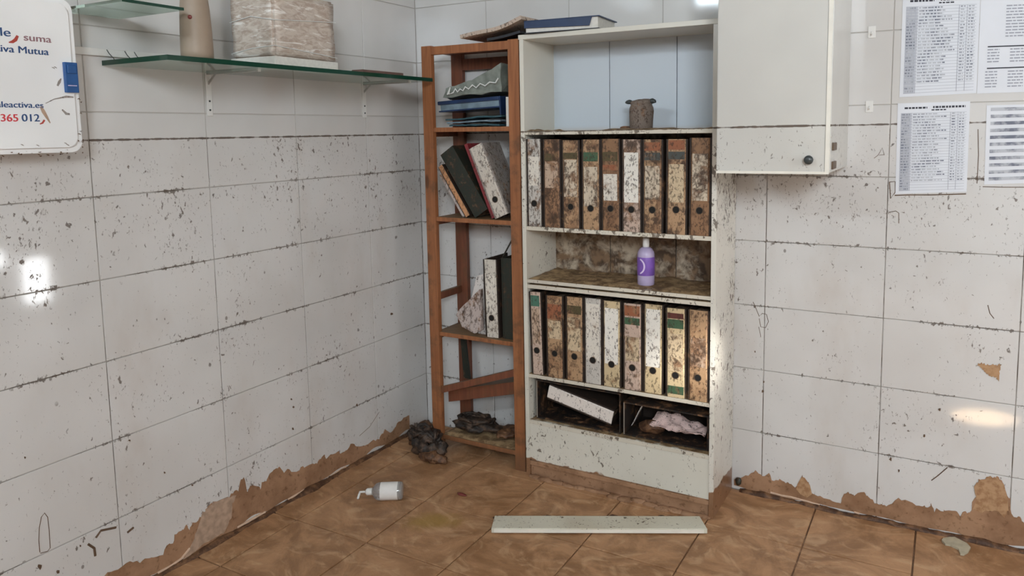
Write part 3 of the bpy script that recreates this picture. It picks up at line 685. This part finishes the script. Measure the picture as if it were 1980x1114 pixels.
# second shelf (z 1.062): leaning files
def lean(name, base, top, w, D, y, mat, txt, cat, hole=False, lblmat=None):
    L, a = top; a = -math.radians(a); b = Vector((base, y, 1.0632 + w / 2 * math.sin(-a)))
    R = Matrix.Rotation(a, 3, 'Y')
    if hole: return binder(b, R, w, L, D, mat, None, (), .075, txt, 'files leaning on the second rack shelf', 'cover_dark' if not lblmat else lblmat)
    t2 = thing(name, b, txt, cat, 'files leaning on the second rack shelf', R)
    fin('cover', B((-w / 2, -w / 2 + .003, 0, D, 0, L)), mat, t2, False); fin('cover', B((w / 2 - .003, w / 2, 0, D, 0, L)), mat, t2, False)
    fin('spine', B((-w / 2 + .003, w / 2 - .003, 0, .003, 0, L)), lblmat or mat, t2, False)
    fin('page_block', B((-w / 2 + .003, w / 2 - .003, .006, D - .006, .004, L - .006)), 'pages', t2, False)
    return t2
M['whitespine'] = muddy('speckled_white_spine', (206, 196, 184), .30, .55, 51); M['greycover'] = muddy('grey_cover', (150, 142, 136), .35, .6, 53)
M['darkgreen'] = muddy('dark_green_cover', (34, 40, 32), .35, .5, 55); M['redfolder'] = muddy('dark_red_card', (132, 46, 52), .25, .5, 57); M['orangestrip'] = muddy('orange_spine', (196, 142, 100), .3, .6, 59)
M['speckle'] = muddy('speckled_paper', (186, 172, 166), .42, .7, 61)
lean('ring_binder', .600, (.315, 23), .072, .135, -.232, 'whitespine', 'white mud-speckled binder leaning left on the second rack shelf', 'binder', True, 'greycover')
lean('red_folder', .5505, (.335, 23), .016, .135, -.222, 'redfolder', 'dark red folder leaning behind the white binder on the rack', 'folder')
lean('green_file', .4935, (.315, 33), .076, .135, -.226, 'darkgreen', 'dark green muddy file leaning in the second rack shelf', 'file', False)
lean('orange_file', .429, (.252, 33), .027, .135, -.232, 'cover_dark', 'file with orange spine leaning at the left of the second rack shelf', 'file', False, 'orangestrip')
lean('brown_file', .4045, (.212, 33), .011, .13, -.228, 'speckle', 'thin pale file leaning against the left rack post', 'file', False)
crumple('speckled_sheet', (.355, -.062, 1.195), .14, .25, 0, .005, 'speckle', 'mud-speckled paper sheet standing at the back of the second rack shelf', 'paper', 3, 0, 10).rotation_euler = (math.radians(82), 0, 0)
# third shelf (z .553)
M['whitespine2'] = muddy('white_spine_clean', (208, 200, 188), .28, .55, 63)
binder((.538, -.225, .5545), Matrix.Rotation(-.02, 3, 'Y'), .070, .335, .19, 'whitespine2', (.30, .80, 'lab0'), (), .085, 'white-spined binder standing on the third rack shelf', 'files on the third rack shelf')
binder((.613, -.215, .554), Matrix.Rotation(-.005, 3, 'Y'), .062, .345, .18, 'darkgreen', None, (), None, 'dark speckled binder standing against the right rack post', 'files on the third rack shelf', 'darkgreen')
for k, (pts, y, mt, txt) in enumerate(((((905, 600), (922, 534), (934, 530), (938, 650), (925, 646)), -.20, 'whitepaper', 'sheaf of stained paper leaning against the white binder on the rack'), (((881, 610), (890, 597), (927, 560), (930, 640), (918, 646), (893, 632)), -.24, 'speckle', 'lower sheaf of muddy paper leaning on the third rack shelf'))):
    bm = bmesh.new(); prism(bm, [at(px_, py_, 1, y) for px_, py_ in pts], (0, .028 if k else .13, 0)); bmesh.ops.subdivide_edges(bm, edges=bm.edges[:], cuts=3, use_grid_fill=True)
    for v in bm.verts: v.co += Vector((noise.noise(v.co * 25) * .005, noise.noise(v.co * 21) * .006, max(0, noise.noise(v.co * 19) * .005)))
    for v in bm.verts: v.co.z = max(v.co.z, .5535)
    tag(fin('paper_sheaf', bm, mt), txt, 'paper', 'files on the third rack shelf')
tag(fin('thin_rod', tube(bmesh.new(), [(.575, -.19, .90), (.645, -.17, 1.03)], .0035, 8), 'darkgreen'), 'thin dark rod poking up behind the speckled binder on the rack', 'rod')
bm = bmesh.new(); prism(bm, [(.292, -.10, .30), (.325, -.10, .30), (.300, -.10, .530), (.277, -.10, .530)], (0, .012, 0))
tag(fin('leaning_strip', bm, 'darkgreen'), 'dark narrow strip leaning behind the left rack post', 'strip')
# mud-soaked rubbish in the bottom of the rack
for k, (x, y, z, r, sd, mt, txt) in enumerate(((.395, -.155, .118, (.105, .06, .030), 1, 'dkrag', 'dark mud-soaked rag heaped in the bottom of the wooden rack'), (.555, -.14, .108, (.045, .055, .020), 2, 'wetmud', 'brown clod of mud at the middle of the rack bottom'), (.23, -.31, .055, (.085, .05, .062), 3, 'dkrag', 'dark wet bundle in front of the left rack post'), (.16, -.22, .045, (.07, .07, .050), 4, 'wetmud', 'mud heap in the corner left of the wooden rack'), (.605, -.12, .115, (.035, .05, .025), 5, 'wetmud', 'low mud clod at the right of the rack bottom'), (.29, -.345, .02, (.06, .035, .028), 6, 'wetmud', 'small mud lump on the floor before the rack'))):
    if 'dkrag' not in M:
        g = G('dark_rag'); p = g.pos(); n2 = g.noise(p, 30, 5, .65); g.bump(n2, .8, .006); M['dkrag'] = g.out(g.mix(g.step(n2, .42, .68), lin((34, 26, 21)), lin((92, 72, 58))), .6)
    bm = lump(bmesh.new(), (x, y, z), r, .45, 8, 4, sd)
    if mt == 'dkrag':
        for q in range(16):
            a0 = random.uniform(0, 6.28); sp_ = []
            for w_ in range(7):
                a1 = a0 + w_ * .5; rr_ = random.uniform(.55, .95)
                sp_.append((x + r[0] * rr_ * math.cos(a1), y + r[1] * rr_ * math.sin(a1), z + r[2] * random.uniform(.1, 1.25)))
            tube(bm, sp_, .006, 7, [.003, .006, .008, .009, .008, .006, .003])
    for v in bm.verts: v.co.z = max(v.co.z, .0965 if x > .3 else .0)
    tag(fin('rag_heap' if mt == 'dkrag' else 'mud_clod', bm, mt, smooth=True), txt, 'rag' if mt == 'dkrag' else 'mud')
# ------------------------------------------------------------------ wall cabinet right of the bookcase
cb = thing('wall_cabinet', (1.73, -.2, 1.285), 'cream hanging wall cabinet with round dark knob beside the bookcase', 'cabinet')
CX0, CX1, CF = 1.574, 1.899, -.420
fin('carcass', B((CX0, CX1, CF, -.001, 1.287, 2.05)), 'cabinet', cb, bevel=.002)
hx = CX1 - .002
dr = bpy.data.objects.new('door', None)
a = math.radians(5.5)
Rd = Matrix.Translation((hx, CF - .001, 0)) @ Matrix.Rotation(a, 4, 'Z')
def dbox(x0, x1, y0, y1, z0, z1):
    bm = B((x0, x1, y0, y1, z0, z1)); return bm
DW = .338
bm = dbox(-DW, -.012, -.020, -.001, 1.284, 2.048); bmesh.ops.bevel(bm, geom=bm.edges[:], offset=.002, segments=2, affect='EDGES'); bm.transform(Rd); door = fin('door', bm, 'cabinet', cb)
bm = dbox(-.012, 0, -.0215, -.001, 1.284, 2.048); bm.transform(Rd); fin('edge_band', bm, 'cabinet_edge', door)
bm = dbox(-DW, -.012, -.0225, -.020, 1.284, 1.292); bm.transform(Rd); fin('edge_band', bm, 'cabinet_edge', door)
bm = lathe(bmesh.new(), [(.005, 0), (.005, .008), (.0125, .012), (.014, .018), (.0125, .024), (.006, .027)], 20, Matrix.Rotation(math.pi / 2, 4, 'X'))
bm.transform(Rd @ Matrix.Translation((-.058, -.020, 1.328))); fin('knob', bm, 'knob', door, smooth=True)
for z in (1.366, 1.308):
    fin('hinge', B((CX1 - .001, CX1 + .006, CF + .03, CF + .10, z - .012, z + .012)), 'ring', cb, bevel=.002)
# ------------------------------------------------------------------ papers pinned on the back wall
def paper(px4, txt, kind):
    q = [at(x, y, 1, -.0012) for x, y in px4]      # tl, tr, br, bl
    c = (q[2] + q[3]) / 2
    t = thing('paper_notice', (c.x, -.001, c.z), txt, 'notice', 'paper notices on the tiled wall')
    bm = bmesh.new(); prism(bm, q, (0, .001, 0)); fin('sheet', bm, 'paper', t)
    def pt(u, v, d=.0005):
        a = q[0].lerp(q[1], u); b = q[3].lerp(q[2], u); r = a.lerp(b, v); return Vector((r.x, r.y - d, r.z))
    def bar(bm, u0, u1, v0, v1): prism(bm, [pt(u0, v0), pt(u1, v0), pt(u1, v1), pt(u0, v1)], (0, .0004, 0))
    def words(bm, u0, u1, v0, v1, lo=.015, hi=.06, gap=.012):
        u = u0
        while u < u1:
            w = random.uniform(lo, hi); bar(bm, u, min(u + w, u1), v0, v1); u += w + gap
    if kind == 'table':
        bm = bmesh.new(); words(bm, .10, .42, .045, .065, .02, .05); words(bm, .5, .94, .040, .062, .02, .05); words(bm, .48, .68, .075, .088, .03, .06); fin('print_title', bm, 'ink_dark', t)['kind'] = 'stuff'
        bm = bmesh.new()
        for u in (.20, .74, .84): bar(bm, u, u + .006, .11, .97)
        for k in range(29): bar(bm, .05, .96, .11 + k * .0305, .1125 + k * .0305)
        fin('print_rules', bm, 'ink', t)['kind'] = 'stuff'
        bm = bmesh.new()
        for k in range(28):
            v = .118 + k * .0305; words(bm, .06, .18, v, v + .014, .02, .05)
            if k < 25: words(bm, .22, random.uniform(.5, .7), v, v + .013, .02, .08)
            if k < 25: words(bm, .76, .82, v, v + .012, .02, .05); words(bm, .86, .94, v, v + .012, .02, .04)
        fin('print_text', bm, 'ink_smudge', t)['kind'] = 'stuff'
        bm = bmesh.new(); bar(bm, .05, .195, .11, .97); bm.transform(Matrix.Translation((0, .0003, 0))); fin('print_shade', bm, 'ink_pale', t)
    elif kind == 'blocks':
        bm = bmesh.new(); words(bm, .1, .3, .03, .045)
        for v0, v1, u0, u1 in ((.13, .45, .35, .62), (.56, .70, .12, .28), (.56, .70, .42, .62), (.78, .94, .10, .26), (.78, .94, .40, .60)):
            v = v0
            while v < v1: words(bm, u0, u1, v, v + .012, .03, .09); v += .03
        fin('print_text', bm, 'ink', t)['kind'] = 'stuff'
        bm = bmesh.new(); bar(bm, .12, .66, .53, .542); bar(bm, .12, .66, .745, .757); fin('print_rules', bm, 'ink_dark', t)['kind'] = 'stuff'
    else:
        bm = bmesh.new()
        for k in range(11): v = .03 + k * .088; bar(bm, .06, 1, v, v + .042)
        fin('print_bars', bm, 'ink_smudge', t)['kind'] = 'stuff'
    return t
paper([(1746, -8), (1896, -14), (1888, 180), (1739, 188)], 'printed table sheet, upper left of the four wall notices', 'table')
paper([(1736, 200), (1876, 196), (1869, 371), (1731, 375)], 'smudged printed table sheet, lower left of the four wall notices', 'table')
paper([(1897, -14), (2045, -20), (2038, 176), (1889, 181)], 'sheet with small text blocks, upper right of the four wall notices', 'blocks')
paper([(1908, 204), (2052, 200), (2044, 352), (1903, 357)], 'sheet with dark smeared bars, lower right of the four wall notices', 'bars')
for k, (x, y) in enumerate(((1686, 62), (1681, 206))):
    c = at(x, y, 1, 0); t = thing('adhesive_hook', (c.x, 0, c.z - .02), ('upper' if k == 0 else 'lower') + ' white adhesive hook between cabinet and notices', 'hook', 'white hooks on the wall')
    fin('plate', B((c.x - .012, c.x + .012, -.003, 0, c.z - .02, c.z + .02)), 'white_paint', t, bevel=.001)
    fin('hook_tip', tube(bmesh.new(), [(c.x, -.003, c.z), (c.x, -.012, c.z - .010), (c.x, -.016, c.z - .006)], .0025, 8), 'white_paint', t)
# ------------------------------------------------------------------ first-aid case on the left wall
fa = thing('first_aid_case', (.05, -1.80, 1.385), 'white first-aid wall case with blue latch and blue and red lettering', 'case')
FX = .10; y0, y1, z0, z1 = -2.02, -1.617, 1.386, 1.800
def rrect(y0, y1, z0, z1, r, n=6):
    P_ = []
    for cy, cz, a0 in ((y1 - r, z1 - r, 0), (y0 + r, z1 - r, 90), (y0 + r, z0 + r, 180), (y1 - r, z0 + r, 270)):
        for k in range(n + 1):
            a = math.radians(a0 + 90 * k / n); P_.append((cy + r * math.cos(a), cz + r * math.sin(a)))
    return P_
bm = bmesh.new(); prism(bm, [(.0, y, z) for y, z in rrect(y0 + .004, y1 - .002, z0 + .004, z1 - .004, .028)], (.06, 0, 0)); fin('case_back', bm, 'white_plastic', fa)
bm = bmesh.new(); prism(bm, [(.062, y, z) for y, z in rrect(y0, y1, z0, z1, .030)], (.03, 0, 0)); fin('case_rim', bm, 'white_plastic', fa)
bm = bmesh.new(); prism(bm, [(.0925, y, z) for y, z in rrect(y0 + .012, y1 - .016, z0 + .014, z1 - .012, .024)], (.008, 0, 0)); fin('case_lid', bm, 'white_plastic', fa, bevel=.003)
la = [at(x, y, 0, FX) for x, y in ((120, 120), (150, 180))]
lt = fin('latch', B((FX - .001, FX + .010, la[0].y, la[1].y, la[1].z, la[0].z)), 'blue_plastic', fa, bevel=.002)
fin('latch_grip', B((FX + .010, FX + .014, la[0].y + .005, la[1].y - .005, la[0].z - .03, la[0].z - .008)), 'blue_plastic', lt, bevel=.0015)
fin('latch_line', B((FX + .010, FX + .011, la[0].y + .005, la[1].y - .006, la[1].z + .018, la[1].z + .020)), 'pale_print', lt)
TR = Matrix(((0, 0, 1), (1, 0, 0), (0, 1, 0))).to_4x4()
def text(body, right_px, base_px, h_px, mat, width_px=None):
    c = bpy.data.curves.new('t', 'FONT'); c.body = body; c.align_x = 'RIGHT'; c.size = 1; c.extrude = .003; c.offset = 0
    o = bpy.data.objects.new('t', c); COL.objects.link(o); bpy.context.view_layer.update()
    me = bpy.data.meshes.new_from_object(o.evaluated_get(bpy.context.evaluated_depsgraph_get())); bpy.data.objects.remove(o)
    bm = bmesh.new(); bm.from_mesh(me)
    e = at(right_px, base_px, 0, FX); hh = (e - at(right_px, base_px - h_px, 0, FX)).length / .70
    sx = hh
    if width_px:
        xs = [v.co.x for v in bm.verts]; wm = (e - at(right_px - width_px, base_px, 0, FX)); sx = wm.length / (max(xs) - min(xs))
    bm.transform(Matrix.Translation((FX + .0004, e.y, e.z)) @ TR @ Matrix.Diagonal((sx, hh, .15, 1)))
    q = bmesh.ops.duplicate(bm, geom=bm.verts[:] + bm.edges[:] + bm.faces[:]); bmesh.ops.translate(bm, verts=[v for v in q['geom'] if isinstance(v, bmesh.types.BMVert)], vec=(.0002, .0011, .0004))
    fin('printed_text', bm, mat, fa)
text('le', 21, 71, 16, 'ink_blue', 19); text('suma', 99, 83, 13, 'ink_grey', 52); text('tiva Mutua', 94, 107, 13, 'ink_blue', 101)
text('aleactiva.es', 84, 209, 11, 'ink_blue', 90); text('365', 36, 235, 14, 'ink_red', 33); text('012', 77, 235, 14, 'ink_blue', 34)
def swoosh(pts, w, mat, nm='printed_swoosh'):
    bm = bmesh.new(); n = len(pts); c = [at(x, y, 0, FX + .0004) for x, y in pts]; s = (at(10, 0, 0, FX) - at(0, 0, 0, FX)).length / 10
    L = []; R_ = []
    for i, p in enumerate(c):
        d = c[min(i + 1, n - 1)] - c[max(i - 1, 0)]; nn = Vector((0, -d.z, d.y)).normalized() * w[i] * s / 2
        L.append(p + nn); R_.append(p - nn)
    prism(bm, L + R_[::-1], (.0005, 0, 0)); fin(nm, bm, mat, fa)
swoosh([(17, 82), (24, 81), (30, 77), (34, 69)], [2, 6, 7, 5], 'ink_brick'); swoosh([(77, 240), (82, 238), (86, 232)], [2, 4, 4], 'ink_brick')
swoosh([(79, 206), (84, 216), (90, 226), (97, 238)], [5, 8, 6, 2], 'tan_patch', 'peeled_patch')
swoosh([(88, 200), (104, 192), (118, 189), (128, 187), (142, 188)], [1.5, 2, 3, 5, 3], 'greycover', 'mud_mark'); swoosh([(120, 212), (128, 220), (135, 221)], [3, 6, 4], 'greycover', 'mud_mark')
for k in range(26):
    x = random.uniform(0, 160) if k < 16 else random.uniform(148, 160); y = random.uniform(294, 301) if k < 16 else random.uniform(190, 292)
    L_ = random.uniform(2, 6); swoosh([(x, y), (x + L_ * .6, y + random.uniform(-2, 2)), (x + L_, y + random.uniform(-1, 2))], [1.2, random.uniform(1.5, 3.5), 1.0], MS, 'mud_mark')
for x, y in ((124, 276), (128, 279), (70, 280), (40, 279), (100, 130), (104, 129)): swoosh([(x, y), (x + 3, y + 1), (x + 6, y + 3)], [1, 2.2, 1], 'greycover', 'mud_mark')
swoosh([(111, 166), (115, 158), (118, 152)], [4, 6, 2], 'greycover', 'mud_mark')
# ------------------------------------------------------------------ glass shelves on the left wall
def glass_shelf(ya, yb, x1, z, txt, t=.0145, end=True):
    o = thing('glass_shelf', (x1 / 2, (ya + yb) / 2, z), txt, 'shelf', 'glass shelves on the left wall')
    e = .0012
    fin('pane', B((.001, x1 - e, ya + e, yb - e, z, z + t)), 'glass', o)
    fin('front_edge', B((x1 - e + .0002, x1, ya, yb, z, z + t)), 'glass_edge', o)
    if end: fin('end_edge', B((.001, x1 - e, ya, ya + e - .0002, z, z + t)), 'glass_edge', o)
    return o
ZS = 1.637
glass_shelf(-1.490, -.285, .305, ZS, 'long green-edged glass shelf carrying the wrapped package')
glass_shelf(-1.605, -1.425, .300, 1.779, 'short upper glass shelf end above the first-aid case', .008, False)
for k, y in enumerate((-1.135, -.372)):
    t = thing('shelf_bracket', (.0, y, ZS - .14), ('left' if k == 0 else 'right') + ' thin metal bracket under the long glass shelf', 'bracket', 'brackets of the glass shelf')
    fin('wall_leg', B((.0, .006, y - .011, y + .011, ZS - .145, ZS - .001)), 'white_paint', t, bevel=.001)
    fin('arm', B((.006, .25, y - .006, y + .006, ZS - .007, ZS - .001)), 'steel', t)
    bm = bmesh.new(); prism(bm, [(.006, y - .002, ZS - .030), (.006, y - .002, ZS - .040), (.045, y - .002, ZS - .007), (.037, y - .002, ZS - .007)], (0, .004, 0)); fin('brace', bm, 'steel', t)
    fin('tip', B((.25, .256, y - .006, y + .006, ZS - .008, ZS + .0005)), 'white_paint', t)
    for z in (.095, .125): fin('screw', lathe(bmesh.new(), [(.0035, 0), (.0035, .0015)], 10, Matrix.Translation((.006, y, ZS - z)) @ Matrix.Rotation(math.pi / 2, 4, 'Y')), 'knob', t)
# cable duct behind
dt = thing('cable_duct', (.006, -1.45, 1.665), 'white cable duct with loose wires running behind the first-aid case', 'cable duct')
fin('duct', B((0, .012, -1.75, -1.20, 1.664, 1.686)), 'white_paint', dt, bevel=.002)
for a in (0, .055, .085):
    fin('wire', tube(bmesh.new(), [(.013, -1.48 + a, 1.684), (.016, -1.475 + a, 1.672), (.015, -1.462 + a, 1.660), (.013, -1.458 + a, 1.652)], .0012, 6), 'knob', dt)
# objects on the shelf
M['taupe'] = plain('taupe_plastic', (156, 138, 120), .5, .05, 12); M['redlens'] = plain('dark_red_button', (120, 52, 46), .3, .1)
ds = thing('taupe_dispenser', (.252, -1.355, ZS + .0147), 'taupe upright dispenser with a small red-brown button on the glass shelf', 'dispenser')
bm = bmesh.new(); prof = [(.042, 0), (.047, .003), (.0475, .02), (.046, .08), (.043, .14), (.037, .20), (.030, .215)]
lathe(bm, prof, 28, None, .95, .95); fin('housing', bm, 'taupe', ds, False, True)
va = math.atan2(CAM.y + 1.355, CAM.x - .252)
bm = lathe(bmesh.new(), [(.0062, 0), (.0062, .003), (.004, .005)], 14, Matrix.Rotation(va - .33, 4, 'Z') @ Matrix.Translation((.0405, 0, .116)) @ Matrix.Rotation(math.pi / 2, 4, 'Y')); fin('button', bm, 'redlens', ds, False, True)
# wrapped package
g = G('shrink_wrapped_card'); ob = g.obj(); wv = g.noise(g.scl(ob, (1.2, 1.2, 7)), 6, 5, .65, 1.0); n3 = g.noise(g.scl(ob, (1, 1, 2.5)), 26, 4, .6, .8)
c = g.mix(g.step(n3, .35, .65), lin((178, 160, 146)), lin((206, 194, 182))); c = g.mix(g.math('MULTIPLY', g.step(wv, .54, .64), .8), c, lin((238, 234, 228)))
g.bump(g.math('ADD', wv, g.math('MULTIPLY', n3, .4)), .5, .01); M['wrapped'] = g.out(c, .22)
pk = thing('wrapped_package', (.137, -.912, ZS + .0147), 'film-wrapped brown cardboard package on a white tray on the glass shelf', 'package', None, Matrix.Rotation(math.radians(3), 3, 'Z'))
bm = B((-.098, .098, -.150, .150, .030, .250)); bmesh.ops.bevel(bm, geom=bm.edges[:], offset=.008, segments=2, affect='EDGES'); bmesh.ops.subdivide_edges(bm, edges=bm.edges[:], cuts=9, use_grid_fill=True)
for v in bm.verts: 
    k = noise.noise(v.co * 22) * .004 + noise.noise(Vector((v.co.x * 8, v.co.y * 8, v.co.z * 45))) * .003
    d = Vector((v.co.x, v.co.y, 0)).normalized(); v.co += d * k
fin('wrapped_box', bm, 'wrapped', pk, False, True)
fin('white_tray', B((-.101, .101, -.153, .153, 0, .034)), 'page_white', pk, False, bevel=.002)
for z, a, b in ((.165, -.014, .012), (.06, .008, -.01)):
    pts = [(.101, -.153, z + a), (.1005, 0, z), (.1005, .150, z + b)]
    fin('film_fold', tube(bmesh.new(), [(x, y, zz) for x, y, zz in pts], .0013, 6), 'scrawl', pk, False)
    fin('film_fold', tube(bmesh.new(), [(-.098, -.1525, z - .01), (0, -.1525, z + .004), (.101, -.153, z + a)], .0013, 6), 'scrawl', pk, False)
M['reddish'] = plain('dull_red_brown', (112, 84, 76), .5, .1)
tag(fin('flat_brown_tray', B((.235, .290, -.690, -.455, ZS + .0148, ZS + .026)), 'reddish', bevel=.002), 'flat reddish-brown tray at the far end of the glass shelf', 'tray')
# ------------------------------------------------------------------ on the floor
ang = math.atan2(RV.y, RV.x)
c0 = at(745, 950, 2, .034)
fbm = Matrix.Translation((c0.x, c0.y, .0345)) @ Matrix.Rotation(ang + .05, 4, 'Z') @ Matrix.Rotation(-math.pi / 2, 4, 'Y')
pb = thing('pump_bottle', (c0.x, c0.y, 0), 'empty clear pump bottle with white label lying on the muddy floor', 'bottle')
M['clearb'] = glass('clear_bottle_plastic', (226, 226, 226), .08, .8)
M['floorlabel'] = plain('white_bottle_label', (228, 224, 220), .6, .04, 30)
fin('bottle_body', lathe(bmesh.new(), [(.026, -.068), (.032, -.065), (.0335, -.06), (.0335, .025), (.030, .036), (.018, .046), (.012, .05)], 28, fbm), 'clearb', pb, smooth=True)
fin('label', lathe(bmesh.new(), [(.0338, -.050), (.0341, -.049), (.0341, .016), (.0338, .017)], 28, fbm), 'floorlabel', pb, smooth=True)
fin('pump_collar', lathe(bmesh.new(), [(.012, .05), (.0135, .052), (.0135, .070), (.007, .076)], 18, fbm), 'white_paint', pb, smooth=True)
pend = fbm @ Vector((0, 0, .076)); pe2 = fbm @ Vector((0, 0, .098)); dn = Vector((.30, -.55, 0)).normalized()
fin('pump_head', tube(bmesh.new(), [pend, pend.lerp(pe2, .5), pe2, pe2 + dn * .012 + Vector((0, 0, -.003)), pe2 + dn * .034 + Vector((0, 0, -.010))], .0045, 8), 'white_paint', pb, smooth=True)
# fallen kick board
k0 = Vector((.836, -.725)); k1 = Vector((1.519, -.38)); d2 = (k1 - k0).normalized()
kb = Matrix.Translation((k0.x, k0.y, .004)) @ Matrix.Rotation(math.atan2(d2.y, d2.x), 4, 'Z')
KL = (k1 - k0).length
M['kick'] = flecked('white_kickboard', (214, 210, 194), .4, 1.35, tide=False, rgb2=(198, 190, 170))
fk = thing('fallen_kickboard', (1.16, -.52, 0), 'white plinth board fallen on the muddy floor before the bookcase', 'board')
bm = bmesh.new(); prism(bm, [(0, 0, 0), (KL, 0, 0), (KL - .012, .088, 0), (.004, .088, 0)], (0, 0, .018)); bmesh.ops.bevel(bm, geom=bm.edges[:], offset=.0015, segments=1, affect='EDGES'); bm.transform(kb); fin('board', bm, 'kick', fk)
bm = B((.01, KL - .012, -.0015, .0, .002, .014)); bm.transform(kb); fin('edge_band', bm, 'cabinet_edge', fk)
bm = bmesh.new()
for i in range(12):
    q = kb @ Vector((.02 + i * KL / 12.5, .094 + random.uniform(-.004, .008), -.002)); lump(bm, q, (.03, .012, random.uniform(.006, .016)), .5, 12, 2, i * 1.7)
o = fin('mud_edge', bm, 'wetmud', fk, smooth=True); o['kind'] = 'stuff'
# plaster scrap by the right wall, red scrap
sc = [at(x, y, 2, .012) for x, y in ((1821, 1042), (1824, 1038), (1836, 1036), (1846, 1036), (1858, 1042), (1870, 1048), (1877, 1056), (1872, 1064), (1864, 1069), (1857, 1068), (1853, 1058), (1838, 1051), (1828, 1049))]
bm = bmesh.new(); prism(bm, sc, (0, 0, .007)); M['plasterbit'] = plain('plaster_chip', (190, 180, 156), .7, .1, 40)
bm.transform(Matrix.Translation((0, 0, -.011)) ); tag(fin('plaster_scrap', bm, 'plasterbit'), 'curved whitish plaster scrap on the floor by the right wall', 'scrap')
r0 = at(893, 958, 2, 0); tag(fin('red_scrap', lump(bmesh.new(), (r0.x, r0.y, .004), (.022, .009, .005), .4, 20, 2, 2), 'redlens', smooth=True), 'small red-brown scrap on the floor behind the fallen board', 'scrap')
# leaf by the bookcase foot
c = at(1430, 917, 1, -.01); tag(fin('green_sprig', lump(bmesh.new(), (c.x, -.03, .05), (.012, .01, .014), .6, 20, 2, 3), 'darkgreen', smooth=True), 'small dark green sprig at the foot of the bookcase side', 'sprig')
# ------------------------------------------------------------------ hanging tube lamp (out of view behind the camera)
t = thing('hanging_lamp', (.62, -4.2, 2.56), 'long white tube lamp hanging from the ceiling', 'lamp')
fin('housing', B((.04, 1.20, -4.235, -4.18, 2.56, 2.80)), 'white_paint', t, bevel=.004)
for x in (.2, 1.04): fin('hanger', tube(bmesh.new(), [(x, -4.207, 2.80), (x, -4.207, 3.0)], .004, 8), 'steel', t)
